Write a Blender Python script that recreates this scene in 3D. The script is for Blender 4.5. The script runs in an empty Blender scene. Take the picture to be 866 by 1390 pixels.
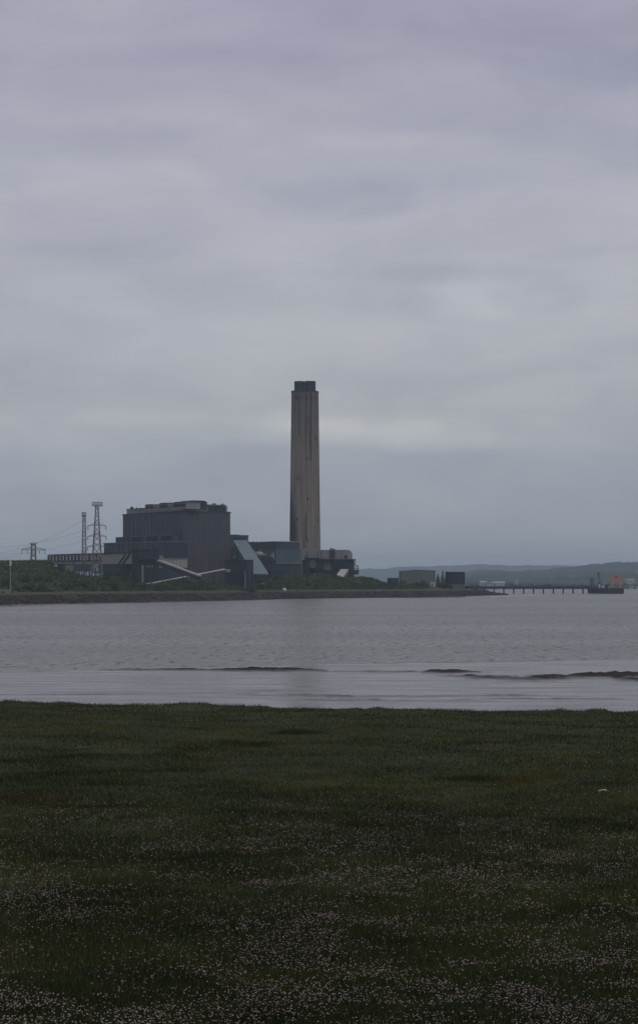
import bpy, math, random
import numpy as np
from mathutils import Vector
R = math.radians
random.seed(7); rng = np.random.default_rng(11)
scn = bpy.context.scene
COL = scn.collection
F = 2857.0          # focal length in picture units; used to estimate real positions from measured angles
HC = 11.0           # eye height above the water
def PX(px, Y): return (px - 433.0) * Y / F
def PZ(py, Y): return HC + (791.0 - py) * Y / F
def P(px, py, Y): return Vector((PX(px, Y), Y, PZ(py, Y)))

# ------------------------------------------------------------------ materials
def newmat(name):
    m = bpy.data.materials.new(name); m.use_nodes = True
    nt = m.node_tree
    return m, nt, nt.nodes, nt.links, nt.nodes['Principled BSDF']
def add(ns, t, **kw):
    n = ns.new(t)
    for k, v in kw.items(): setattr(n, k, v)
    return n
def ramp(ns, stops):
    r = ns.new('ShaderNodeValToRGB')
    e = r.color_ramp.elements
    e[0].position, e[0].color = stops[0][0], (*stops[0][1], 1)
    e[1].position, e[1].color = stops[-1][0], (*stops[-1][1], 1)
    for p, c in stops[1:-1]:
        x = e.new(p); x.color = (*c, 1)
    return r
def noise(ns, ls, vec, scale, detail=4, rough=.55, mapscale=None):
    if mapscale is not None:
        mp = ns.new('ShaderNodeMapping'); mp.inputs['Scale'].default_value = mapscale
        ls.new(vec, mp.inputs['Vector']); vec = mp.outputs[0]
    n = ns.new('ShaderNodeTexNoise'); n.inputs['Scale'].default_value = scale
    n.inputs['Detail'].default_value = detail; n.inputs['Roughness'].default_value = rough
    ls.new(vec, n.inputs['Vector'])
    return n
def pos(ns): return ns.new('ShaderNodeNewGeometry').outputs['Position']
def mixc(ns, ls, fac, a, b, mode='MIX'):
    m = ns.new('ShaderNodeMix'); m.data_type = 'RGBA'; m.blend_type = mode
    if isinstance(fac, (int, float)): m.inputs[0].default_value = fac
    else: ls.new(fac, m.inputs[0])
    for i, v in ((6, a), (7, b)):
        if isinstance(v, tuple): m.inputs[i].default_value = (*v, 1)
        else: ls.new(v, m.inputs[i])
    return m.outputs[2]
def cladding(name, col, var=.18, rough=.75, streak=.3, ribs=0.0, warm=None):
    """painted sheet or concrete wall with weather streaks running down it"""
    m, nt, ns, ls, b = newmat(name)
    p = pos(ns)
    s = noise(ns, ls, p, 1.0, 5, .6, (.35, .35, .035))
    l = noise(ns, ls, p, .08, 3, .5)
    dark = tuple(c * (1 - streak) for c in col); lite = tuple(min(1, c * (1 + streak * .7)) for c in col)
    r = ramp(ns, [(.3, dark), (.52, col), (.75, lite)])
    ls.new(s.outputs['Fac'], r.inputs[0])
    w = warm or tuple(c * (1 - var) for c in col)
    r2 = ramp(ns, [(.4, (0, 0, 0)), (.62, (1, 1, 1))]); ls.new(l.outputs['Fac'], r2.inputs[0])
    c = mixc(ns, ls, r2.outputs[0], r.outputs[0], w)
    fine = noise(ns, ls, p, 1.7, 3, .6)
    r3 = ramp(ns, [(.3, (.82, .82, .82)), (.7, (1.12, 1.12, 1.12))]); ls.new(fine.outputs['Fac'], r3.inputs[0])
    c = mixc(ns, ls, 1.0, c, r3.outputs[0], 'MULTIPLY')
    ls.new(c, b.inputs['Base Color']); b.inputs['Roughness'].default_value = rough
    b.inputs['Specular IOR Level'].default_value = .25
    return m
M = {}
M['boiler'] = cladding('boiler_cladding', (.058, .062, .078), warm=(.070, .067, .070), streak=.45)
M['boiler_front'] = cladding('boiler_front_cladding', (.074, .072, .080), warm=(.060, .062, .074), streak=.42)
M['navy'] = cladding('navy_cladding', (.027, .035, .055), streak=.3)
M['navy2'] = cladding('slate_cladding', (.038, .044, .062), streak=.3)
M['bluegrey'] = cladding('bluegrey_cladding', (.060, .073, .094), streak=.3)
M['teal'] = cladding('teal_cladding', (.078, .118, .138), streak=.18)
M['tealroof'] = cladding('teal_roofing', (.125, .165, .175), streak=.2)
M['cream'] = cladding('cream_panels', (.37, .355, .32), streak=.25)
M['creamdull'] = cladding('dull_cream_panels', (.23, .22, .205), streak=.3)
M['palegrey'] = cladding('pale_grey_duct', (.22, .22, .21), streak=.25)
M['beige'] = cladding('beige_cladding', (.120, .130, .133), streak=.12)
M['darksteel'] = cladding('dark_steel', (.026, .030, .045), streak=.3)
M['steel'] = cladding('galvanised_steel', (.17, .16, .15), streak=.2)
M['roofgrey'] = cladding('roof_housing_grey', (.14, .14, .142), streak=.5)
M['slot'] = cladding('dark_opening', (.008, .009, .013), streak=.2)
M['white'] = cladding('white_paint', (.55, .55, .54), streak=.1)
M['lampglass'] = cladding('lamp_glass', (.5, .5, .48), streak=.1)
M['wire'] = cladding('cable_metal', (.06, .06, .065), streak=.1)
M['orange'] = cladding('orange_paint', (.54, .23, .12), streak=.25)
M['hull'] = cladding('ship_hull_paint', (.018, .022, .030), streak=.35)
M['concrete'] = cladding('weathered_concrete', (.10, .10, .095), streak=.3)
M['timber'] = cladding('dark_timber', (.030, .032, .042), streak=.3)
M['farwall'] = cladding('far_building_wall', (.33, .32, .31), streak=.1)
M['farroof'] = cladding('far_building_roof', (.16, .15, .15), streak=.1)

M['fluedark'] = cladding('dark_flue_steel', (.014, .018, .030), streak=.35)
def chimney_mat():
    m, nt, ns, ls, b = newmat('chimney_concrete')
    p = pos(ns)
    s = noise(ns, ls, p, 1.0, 6, .65, (.5, .5, .018))
    l = noise(ns, ls, p, .035, 4, .6)
    r = ramp(ns, [(.32, (.085, .070, .060)), (.48, (.178, .144, .114)), (.68, (.250, .205, .160))])
    ls.new(s.outputs['Fac'], r.inputs[0])
    sep = ns.new('ShaderNodeSeparateXYZ'); ls.new(p, sep.inputs[0])
    # soot staining of the top metres, a property of the concrete
    mr = add(ns, 'ShaderNodeMapRange'); mr.inputs[1].default_value = 120; mr.inputs[2].default_value = 184
    mr.inputs[3].default_value = 0; mr.inputs[4].default_value = .75
    ls.new(sep.outputs[2], mr.inputs[0])
    c = mixc(ns, ls, mr.outputs[0], r.outputs[0], (.085, .072, .066))
    # old patch of darker stain low on the left flank
    ax = add(ns, 'ShaderNodeMapRange'); ax.inputs[1].default_value = -16.0; ax.inputs[2].default_value = -25.0
    ls.new(sep.outputs[0], ax.inputs[0])
    az = add(ns, 'ShaderNodeMapRange'); az.inputs[1].default_value = 110; az.inputs[2].default_value = 40
    ls.new(sep.outputs[2], az.inputs[0])
    mu = add(ns, 'ShaderNodeMath', operation='MULTIPLY'); ls.new(ax.outputs[0], mu.inputs[0]); ls.new(az.outputs[0], mu.inputs[1])
    mu2 = add(ns, 'ShaderNodeMath', operation='MULTIPLY_ADD'); mu2.inputs[1].default_value = 1.15; ls.new(mu.outputs[0], mu2.inputs[0]); ls.new(s.outputs['Fac'], mu2.inputs[2])
    st = ramp(ns, [(.74, (0, 0, 0)), (.98, (1, 1, 1))]); ls.new(mu2.outputs[0], st.inputs[0])
    c = mixc(ns, ls, st.outputs[0], c, (.030, .030, .038))
    f = noise(ns, ls, p, .9, 3, .6); r3 = ramp(ns, [(.3, (.85, .85, .85)), (.7, (1.1, 1.1, 1.1))]); ls.new(f.outputs['Fac'], r3.inputs[0])
    # lift joints: faint horizontal casting bands
    w = add(ns, 'ShaderNodeTexWave', wave_type='BANDS', bands_direction='Z'); w.inputs['Scale'].default_value = .11
    w.inputs['Distortion'].default_value = .3; ls.new(p, w.inputs['Vector'])
    r4 = ramp(ns, [(.0, (.84, .84, .84)), (.12, (1, 1, 1))]); ls.new(w.outputs['Fac'], r4.inputs[0])
    c = mixc(ns, ls, 1., c, r3.outputs[0], 'MULTIPLY'); c = mixc(ns, ls, 1., c, r4.outputs[0], 'MULTIPLY')
    ls.new(c, b.inputs['Base Color']); b.inputs['Roughness'].default_value = .9
    b.inputs['Specular IOR Level'].default_value = .15
    return m
M['chimney'] = chimney_mat()

def leaf_mat(name, dark, mid, lite, trans=.0):
    m, nt, ns, ls, b = newmat(name)
    g = ns.new('ShaderNodeNewGeometry')
    n = noise(ns, ls, g.outputs['Position'], .09, 4, .6)
    ad = add(ns, 'ShaderNodeMath', operation='ADD'); ls.new(n.outputs['Fac'], ad.inputs[0])
    mu = add(ns, 'ShaderNodeMath', operation='MULTIPLY_ADD'); mu.inputs[1].default_value = .36; mu.inputs[2].default_value = -.18
    ls.new(g.outputs['Random Per Island'], mu.inputs[0]); ls.new(mu.outputs[0], ad.inputs[1])
    r = ramp(ns, [(.28, dark), (.5, mid), (.75, lite)]); ls.new(ad.outputs[0], r.inputs[0])
    ls.new(r.outputs[0], b.inputs['Base Color']); b.inputs['Roughness'].default_value = .8
    b.inputs['Specular IOR Level'].default_value = .15
    return m
M['leaf'] = leaf_mat('scrub_leaves', (.020, .033, .015), (.042, .064, .020), (.100, .128, .034))
M['leaf2'] = leaf_mat('blue_green_leaves', (.018, .030, .022), (.034, .050, .029), (.056, .078, .036))
M['conifer'] = leaf_mat('conifer_needles', (.006, .010, .011), (.011, .017, .016), (.018, .028, .020))
M['bark'] = cladding('bark', (.04, .034, .03), streak=.3)
M['grass'] = leaf_mat('meadow_grass_blades', (.015, .021, .006), (.031, .041, .011), (.061, .070, .019))
def grass_detail(m):
    """a few dead straw blades and metre-sized tone patches, the dark ones painting shadowed clumps"""
    nt = m.node_tree; ns, ls = nt.nodes, nt.links; b = ns['Principled BSDF']; src = b.inputs['Base Color'].links[0].from_socket
    g = ns.new('ShaderNodeNewGeometry'); st = ramp(ns, [(.955, (0, 0, 0)), (.965, (1, 1, 1))]); ls.new(g.outputs['Random Per Island'], st.inputs[0])
    n = noise(ns, ls, g.outputs['Position'], .42, 4, .6); pr = ramp(ns, [(.36, (.55, .60, .60)), (.5, (1, 1, 1)), (.64, (1.45, 1.28, 1.05))]); ls.new(n.outputs['Fac'], pr.inputs[0])
    c = mixc(ns, ls, 1., src, pr.outputs[0], 'MULTIPLY'); ls.new(mixc(ns, ls, st.outputs[0], c, (.15, .125, .065)), b.inputs['Base Color'])
grass_detail(M['grass'])
M['petal'] = leaf_mat('thrift_petals', (.15, .105, .11), (.27, .20, .215), (.39, .32, .335))
M['stem'] = leaf_mat('thrift_stem', (.03, .04, .015), (.04, .05, .02), (.05, .06, .03))

def ground_mat():
    m, nt, ns, ls, b = newmat('meadow_soil_and_turf')
    p = pos(ns)
    a = noise(ns, ls, p, .25, 6, .65); c2 = noise(ns, ls, p, 9, 4, .7)
    r = ramp(ns, [(.3, (.020, .025, .011)), (.5, (.031, .039, .017)), (.7, (.048, .056, .024))]); ls.new(a.outputs['Fac'], r.inputs[0])
    r2 = ramp(ns, [(.3, (.5, .5, .5)), (.7, (1.3, 1.3, 1.3))]); ls.new(c2.outputs['Fac'], r2.inputs[0])
    c = mixc(ns, ls, 1., r.outputs[0], r2.outputs[0], 'MULTIPLY')
    ls.new(c, b.inputs['Base Color']); b.inputs['Roughness'].default_value = .95
    b.inputs['Specular IOR Level'].default_value = .1
    return m
M['ground'] = ground_mat()

def shore_mat():
    m, nt, ns, ls, b = newmat('far_shore_ground')
    p = pos(ns)
    sep = ns.new('ShaderNodeSeparateXYZ'); ls.new(p, sep.inputs[0])
    n = noise(ns, ls, p, .12, 5, .65); nf = noise(ns, ls, p, .6, 5, .7)
    # height above water decides: wet stone, brown stone and wrack, grass
    ad = add(ns, 'ShaderNodeMath', operation='MULTIPLY_ADD'); ad.inputs[1].default_value = 2.2
    ls.new(n.outputs['Fac'], ad.inputs[0]); ls.new(sep.outputs[2], ad.inputs[2])
    mr = add(ns, 'ShaderNodeMapRange'); mr.inputs[1].default_value = 0; mr.inputs[2].default_value = 9
    ls.new(ad.outputs[0], mr.inputs[0])
    r = ramp(ns, [(.14, (.008, .007, .008)), (.30, (.013, .010, .010)), (.50, (.028, .018, .015)), (.62, (.022, .018, .013)), (.70, (.060, .062, .030)), (.78, (.034, .046, .018)), (.95, (.024, .036, .015))])
    ls.new(mr.outputs[0], r.inputs[0])
    r2 = ramp(ns, [(.3, (.5, .5, .5)), (.5, (.95, .95, .95)), (.72, (1.8, 1.75, 1.6))]); ls.new(nf.outputs['Fac'], r2.inputs[0])
    c = mixc(ns, ls, 1., r.outputs[0], r2.outputs[0], 'MULTIPLY')
    ls.new(c, b.inputs['Base Color']); b.inputs['Roughness'].default_value = .9
    b.inputs['Specular IOR Level'].default_value = .2
    return m
M['shore'] = shore_mat()
M['rock'] = leaf_mat('shore_rock', (.012, .010, .010), (.030, .023, .020), (.105, .092, .082))

def hill_mat():
    m, nt, ns, ls, b = newmat('hill_fields_and_woods')
    p = pos(ns)
    n = noise(ns, ls, p, .004, 5, .6, (1, .35, 1)); n2 = noise(ns, ls, p, .03, 4, .65)
    r = ramp(ns, [(.38, (.008, .014, .015)), (.5, (.016, .025, .021)), (.56, (.055, .068, .045)), (.62, (.026, .036, .027)), (.7, (.066, .076, .055))]); ls.new(n.outputs['Fac'], r.inputs[0])
    r2 = ramp(ns, [(.3, (.6, .6, .6)), (.7, (1.3, 1.3, 1.3))]); ls.new(n2.outputs['Fac'], r2.inputs[0])
    ls.new(mixc(ns, ls, 1., r.outputs[0], r2.outputs[0], 'MULTIPLY'), b.inputs['Base Color'])
    b.inputs['Roughness'].default_value = 1; b.inputs['Specular IOR Level'].default_value = .05
    return m
M['hill'] = hill_mat()

def water_mat():
    m, nt, ns, ls, b = newmat('estuary_water')
    p = pos(ns)
    b.inputs['Base Color'].default_value = (.085, .080, .072, 1)
    b.inputs['IOR'].default_value = 1.33
    # wind lanes, and separate steep wavelets that show as short dark dashes from afar
    lane = noise(ns, ls, p, .011, 4, .6, (.3, 1, 1))
    d1 = noise(ns, ls, p, 1.0, 3, .6, (.75, .14, 1)); d2 = noise(ns, ls, p, 1.0, 3, .55, (.10, .03, 1))
    rd = ramp(ns, [(.56, (0, 0, 0)), (.68, (1, 1, 1))]); ls.new(d1.outputs['Fac'], rd.inputs[0])
    rg = ramp(ns, [(.35, (.25, .25, .25)), (.62, (1, 1, 1))]); ls.new(d2.outputs['Fac'], rg.inputs[0])
    ml = add(ns, 'ShaderNodeMath', operation='MULTIPLY'); ls.new(rd.outputs[0], ml.inputs[0]); ls.new(rg.outputs[0], ml.inputs[1])
    rr = ramp(ns, [(.36, (.26, .26, .26)), (.60, (.32, .32, .32))]); ls.new(lane.outputs['Fac'], rr.inputs[0])
    ad = add(ns, 'ShaderNodeMath', operation='MULTIPLY_ADD'); ad.inputs[1].default_value = .34; ls.new(ml.outputs[0], ad.inputs[0]); ls.new(rr.outputs[0], ad.inputs[2])
    fl = noise(ns, ls, p, 1.0, 3, .6, (.8, .16, 1)); ad2 = add(ns, 'ShaderNodeMath', operation='MULTIPLY_ADD'); ad2.inputs[1].default_value = .22
    ls.new(fl.outputs['Fac'], ad2.inputs[0]); ls.new(ad.outputs[0], ad2.inputs[2])
    sb = add(ns, 'ShaderNodeMath', operation='SUBTRACT'); sb.inputs[1].default_value = .11; ls.new(ad2.outputs[0], sb.inputs[0])
    ls.new(sb.outputs[0], b.inputs['Roughness'])
    w1 = noise(ns, ls, p, .42, 5, .62, (1, .30, 1)); w2 = noise(ns, ls, p, 1.3, 3, .6, (1, .8, 1))
    mx = add(ns, 'ShaderNodeMath', operation='MULTIPLY_ADD'); mx.inputs[1].default_value = .35
    ls.new(w2.outputs['Fac'], mx.inputs[0]); ls.new(w1.outputs['Fac'], mx.inputs[2])
    st = add(ns, 'ShaderNodeMath', operation='MULTIPLY_ADD'); st.inputs[1].default_value = 1.3; st.inputs[2].default_value = .45; ls.new(ml.outputs[0], st.inputs[0])
    bp = ns.new('ShaderNodeBump'); bp.inputs['Strength'].default_value = 1.0
    ls.new(st.outputs[0], bp.inputs['Distance'])
    ls.new(mx.outputs[0], bp.inputs['Height']); ls.new(bp.outputs[0], b.inputs['Normal'])
    return m
M['water'] = water_mat()

def mud_mat():
    m, nt, ns, ls, b = newmat('wet_mud')
    p = pos(ns)
    sep = ns.new('ShaderNodeSeparateXYZ'); ls.new(p, sep.inputs[0])
    n = noise(ns, ls, p, .3, 4, .6, (.25, 1, 1)); nf = noise(ns, ls, p, 2.2, 4, .7)
    ad = add(ns, 'ShaderNodeMath', operation='MULTIPLY_ADD'); ad.inputs[1].default_value = .10
    ls.new(n.outputs['Fac'], ad.inputs[0]); ls.new(sep.outputs[2], ad.inputs[2])
    dry = ramp(ns, [(.10, (0, 0, 0)), (.17, (.22, .22, .22)), (.34, (1, 1, 1))]); ls.new(ad.outputs[0], dry.inputs[0])
    c = mixc(ns, ls, dry.outputs[0], (.070, .064, .060), (.024, .021, .020))
    r2 = ramp(ns, [(.3, (.7, .7, .7)), (.7, (1.3, 1.3, 1.3))]); ls.new(nf.outputs['Fac'], r2.inputs[0])
    ls.new(mixc(ns, ls, 1., c, r2.outputs[0], 'MULTIPLY'), b.inputs['Base Color'])
    wt = noise(ns, ls, p, 1.0, 5, .65, (.07, .35, 1)); rw = ramp(ns, [(.42, (.19, .19, .19)), (.60, (.31, .31, .31))]); ls.new(wt.outputs['Fac'], rw.inputs[0])
    ls.new(mixc(ns, ls, dry.outputs[0], rw.outputs[0], (.85, .85, .85)), b.inputs['Roughness'])
    sp = ramp(ns, [(0, (.75, .75, .75)), (1, (.12, .12, .12))]); ls.new(dry.outputs[0], sp.inputs[0]); ls.new(sp.outputs[0], b.inputs['Specular IOR Level'])
    b.inputs['IOR'].default_value = 1.36
    w1 = noise(ns, ls, p, 1.1, 4, .6, (.3, 1, 1))
    bp = ns.new('ShaderNodeBump'); bp.inputs['Strength'].default_value = 1.; bp.inputs['Distance'].default_value = .035
    ls.new(w1.outputs['Fac'], bp.inputs['Height']); ls.new(bp.outputs[0], b.inputs['Normal'])
    return m
M['mud'] = mud_mat()
m, nt, ns, ls, b = newmat('calm_sheen'); M['sheen'] = m
b.inputs['Base Color'].default_value = (.09, .085, .08, 1); b.inputs['IOR'].default_value = 1.36
nn = noise(ns, ls, pos(ns), 1, 4, .6, (.02, .1, 1)); rr = ramp(ns, [(.4, (.07, .07, .07)), (.65, (.22, .22, .22))]); ls.new(nn.outputs['Fac'], rr.inputs[0]); ls.new(rr.outputs[0], b.inputs['Roughness'])

# ------------------------------------------------------------------ mesh helpers
class MB:
    def __init__(s): s.v = []; s.f = []
    def quadbox(s, c8):
        n = len(s.v); s.v += [tuple(c) for c in c8]
        for q in ((0, 3, 2, 1), (4, 5, 6, 7), (0, 1, 5, 4), (1, 2, 6, 5), (2, 3, 7, 6), (3, 0, 4, 7)): s.f.append([n + i for i in q])
    def box(s, o, u, v, a0, a1, b0, b1, z0, z1):
        o = Vector(o); c = []
        for z in (z0, z1):
            for a, b in ((a0, b0), (a1, b0), (a1, b1), (a0, b1)):
                q = o + u * a + v * b; c.append((q.x, q.y, z))
        s.quadbox(c)
    def bar(s, p, q, w, h=None, up=Vector((0, 0, 1))):
        """straight member of rectangular section from p to q"""
        p = Vector(p); q = Vector(q); h = h or w
        d = (q - p).normalized()
        x = d.cross(up)
        if x.length < 1e-4: x = d.cross(Vector((1, 0, 0)))
        x.normalize(); y = x.cross(d).normalized()
        c = []
        for e in (p, q):
            for sx, sy in ((-1, -1), (1, -1), (1, 1), (-1, 1)): c.append(e + x * (sx * w / 2) + y * (sy * h / 2))
        s.quadbox(c)
    def tube(s, p, q, r0, r1=None, n=12, caps=True):
        p = Vector(p); q = Vector(q); r1 = r0 if r1 is None else r1
        d = (q - p).normalized(); x = d.cross(Vector((0, 0, 1)))
        if x.length < 1e-4: x = Vector((1, 0, 0))
        x.normalize(); y = x.cross(d); k = len(s.v)
        for e, r in ((p, r0), (q, r1)):
            for i in range(n):
                t = 2 * math.pi * i / n; s.v.append(tuple(e + x * (r * math.cos(t)) + y * (r * math.sin(t))))
        for i in range(n): s.f.append([k + i, k + (i + 1) % n, k + n + (i + 1) % n, k + n + i])
        if caps: s.f.append([k + i for i in range(n)][::-1]); s.f.append([k + n + i for i in range(n)])
    def loops(s, rings, close=True):
        k = len(s.v); n = len(rings[0])
        for r in rings: s.v += [tuple(x) for x in r]
        for j in range(len(rings) - 1):
            for i in range(n): s.f.append([k + j * n + i, k + j * n + (i + 1) % n, k + (j + 1) * n + (i + 1) % n, k + (j + 1) * n + i])
        if close: s.f.append([k + i for i in range(n)][::-1]); s.f.append([k + (len(rings) - 1) * n + i for i in range(n)])
    def prism(s, pts, d):
        """closed outline pts (world) pushed along d"""
        d = Vector(d); s.loops([[Vector(p) for p in pts], [Vector(p) + d for p in pts]])
    def build(s, name, mat, parent=None, loc=None, smooth=False, recalc=True):
        me = bpy.data.meshes.new(name)
        off = parent_world(parent) if parent else (Vector(loc) if loc else Vector((0, 0, 0)))
        vs = np.array(s.v, dtype=float).reshape(-1, 3) - np.array(off)
        me.from_pydata([tuple(x) for x in vs], [], s.f)
        if recalc:
            import bmesh
            bm = bmesh.new(); bm.from_mesh(me); bmesh.ops.recalc_face_normals(bm, faces=bm.faces); bm.to_mesh(me); bm.free()
        me.materials.append(mat)
        if smooth: me.polygons.foreach_set('use_smooth', [True] * len(me.polygons))
        o = bpy.data.objects.new(name, me); COL.objects.link(o)
        if parent: o.parent = parent
        elif loc is not None: o.location = off
        return o
def parent_world(p):
    v = Vector((0, 0, 0))
    while p: v += p.location; p = p.parent
    return v
def tag(o, label=None, cat=None, group=None, kind=None):
    if label: o['label'] = label
    if cat: o['category'] = cat
    if group: o['group'] = group
    if kind: o['kind'] = kind
    return o
def thing(name, label, cat, loc, group=None):
    o = bpy.data.objects.new(name, None); COL.objects.link(o); o.location = loc; o.empty_display_size = 2
    return tag(o, label, cat, group)
def npmesh(name, verts, faces, mats, smooth=False, matidx=None):
    """fast mesh from numpy arrays; faces (n,k)"""
    me = bpy.data.meshes.new(name); k = faces.shape[1]
    me.vertices.add(len(verts)); me.vertices.foreach_set('co', verts.astype(np.float32).ravel())
    me.loops.add(faces.size); me.loops.foreach_set('vertex_index', faces.astype(np.int32).ravel())
    me.polygons.add(len(faces)); me.polygons.foreach_set('loop_start', np.arange(0, faces.size, k, dtype=np.int32))
    me.polygons.foreach_set('loop_total', np.full(len(faces), k, dtype=np.int32))
    for m in mats: me.materials.append(m)
    if matidx is not None: me.polygons.foreach_set('material_index', matidx.astype(np.int32))
    me.update(calc_edges=True); me.validate()
    if smooth: me.polygons.foreach_set('use_smooth', [True] * len(me.polygons))
    return me
def link(name, me, **kw):
    o = bpy.data.objects.new(name, me); COL.objects.link(o); return tag(o, **kw)
_g = np.random.default_rng(5).random((256, 256))
def vnoise(x, y):
    x = np.asarray(x, float); y = np.asarray(y, float)
    xi = np.floor(x).astype(int); yi = np.floor(y).astype(int); fx = x - xi; fy = y - yi
    fx = fx * fx * (3 - 2 * fx); fy = fy * fy * (3 - 2 * fy)
    g = lambda i, j: _g[i % 256, j % 256]
    return (g(xi, yi) * (1 - fx) + g(xi + 1, yi) * fx) * (1 - fy) + (g(xi, yi + 1) * (1 - fx) + g(xi + 1, yi + 1) * fx) * fy
def fbm(x, y, o=4):
    s = 0; a = .5; t = 0
    for i in range(o): s = s + a * vnoise(x * 2 ** i + 17.3 * i, y * 2 ** i + 9.1 * i); t += a; a *= .5
    return s / t
def grid_mesh(X, Y, Z):
    n, m = X.shape; v = np.stack([X, Y, Z], -1).reshape(-1, 3)
    i = np.arange(n * m).reshape(n, m)
    f = np.stack([i[:-1, :-1], i[1:, :-1], i[1:, 1:], i[:-1, 1:]], -1).reshape(-1, 4)
    return v, f
def sstep(a, b, x):
    t = np.clip((x - a) / (b - a), 0, 1); return t * t * (3 - 2 * t)

# ------------------------------------------------------------------ near meadow
def edgeY(X):
    base = 85.0 - X * .30
    return np.clip(base, 60, 110) + 1.5 * (fbm(X * .12, X * 0 + 3.3, 3) - .5) * 2
def meadow_h(X, Y):
    z = 6 + .30 * (fbm(X * .08, Y * .08) - .5) + .12 * (fbm(X * .6, Y * .6, 3) - .5)
    z = z - .28 * np.exp(-(((X + 5.3) / 1.1) ** 2 + ((Y - 48.8) / 1.2) ** 2))      # the hollow on the left
    z = z - .18 * np.exp(-(((X + 2.2) / 1.5) ** 2 + ((Y - 67.0) / 1.6) ** 2))
    z = z - .15 * np.exp(-(((X - 4.4) / 1.2) ** 2 + ((Y - 53.5) / 1.3) ** 2))
    z = z + 3.4 * (1 - sstep(4, 16, Y)) * (1 - sstep(60, 200, np.abs(X)))
    e = edgeY(X)
    z = z + .12 * sstep(.40, .8, fbm(X * 1.3 + 3, Y * .35, 4)) * np.exp(-((Y - e + 1.2) / 1.8) ** 2)
    return z + (0.0 - z - .5) * sstep(e, e + 5.5, Y)
xs = np.concatenate([np.linspace(-420, -30, 28), np.linspace(-28.8, 28.8, 193), np.linspace(30, 420, 28)])
ys = np.concatenate([np.linspace(-260, 10, 20), np.linspace(12, 96, 281), np.linspace(97, 125, 12)])
Xg, Yg = np.meshgrid(xs, ys, indexing='ij')
v, f = grid_mesh(Xg, Yg, meadow_h(Xg, Yg))
link('ground', npmesh('ground', v, f, [M['ground']], True), kind='structure')

# grass: individual blades, nobody could count them
def scatter_wedge(n, y0, y1, power, marg=3.0):
    """random points over the meadow in front of the viewer, denser close by"""
    t = rng.random(n); p = 1 - power
    Y = (y0 ** p + t * (y1 ** p - y0 ** p)) ** (1 / p)
    X = (rng.random(n) * 2 - 1) * (.155 * Y + marg)
    return X, Y
def blades(n):
    X, Y = scatter_wedge(n, 21.5, 94, 1.9)
    e = edgeY(X); k = Y < e + 1.2; X, Y, e = X[k], Y[k], e[k]; n = len(X)
    Z = meadow_h(X, Y)
    tuss = fbm(X * .55, Y * .55, 3)                              # tussocky growth
    h = (.035 + .16 * np.clip(tuss - .3, 0, 1) + .045 * rng.random(n)) * (1.1 - .25 * (Y / 60))
    h = h * (1 + .35 * np.exp(-((Y - e + .6) / 1.6) ** 2) * (sstep(.45, .7, fbm(X * .5, Y * 0, 3))))   # rank growth along the lip
    w = .0036 * (Y / 26) ** .6 * (.7 + .8 * rng.random(n))
    a = rng.random(n) * 2 * np.pi; la = rng.random(n) * 2 * np.pi; ll = h * (.2 + .7 * rng.random(n))
    dx, dy = np.cos(a) * w, np.sin(a) * w * .5
    v = np.empty((n, 3, 3))
    v[:, 0] = np.stack([X - dx, Y - dy, Z - .01], -1); v[:, 1] = np.stack([X + dx, Y + dy, Z - .01], -1)
    v[:, 2] = np.stack([X + np.cos(la) * ll, Y + np.sin(la) * ll, Z + h], -1)
    return v.reshape(-1, 3), np.arange(n * 3).reshape(n, 3)
v, f = blades(950000)
link('meadow_grass', npmesh('meadow_grass', v, f, [M['grass']]), kind='stuff', label='dark green salt marsh grass covering the foreground meadow', cat='grass')

# drier, rust coloured sedge in the hollows
def sedge(xc, yc, rx, ry, n):
    X = xc + rng.normal(0, rx, n); Y = yc + rng.normal(0, ry, n); Z = meadow_h(X, Y)
    h = .10 + .14 * rng.random(n); a = rng.random(n) * 6.28; w = .006
    v = np.empty((n, 3, 3)); v[:, 0] = np.stack([X - w, Y, Z], -1); v[:, 1] = np.stack([X + w, Y, Z], -1)
    v[:, 2] = np.stack([X + np.cos(a) * h * .4, Y + np.sin(a) * h * .4, Z + h], -1); return v.reshape(-1, 3)
M['sedge'] = leaf_mat('rusty_sedge', (.035, .024, .008), (.060, .042, .013), (.085, .065, .022))
vs = [sedge(-6.9, 49.4, .85, .30, 420), sedge(-5.7, 48.9, .3, .2, 90), sedge(5.5, 54.0, .55, .32, 420), sedge(7.9, 54.2, .35, .2, 90), sedge(-3.6, 62.5, .9, .6, 160), sedge(-2.6, 31.8, .18, .12, 40), sedge(2.6, 45, .25, .12, 40)]
v = np.concatenate(vs); f = np.arange(len(v)).reshape(-1, 3)
link('sedge', npmesh('sedge', v, f, [M['sedge']]), kind='stuff', label='rust coloured sedge in the damp hollows of the meadow', cat='sedge')

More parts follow.
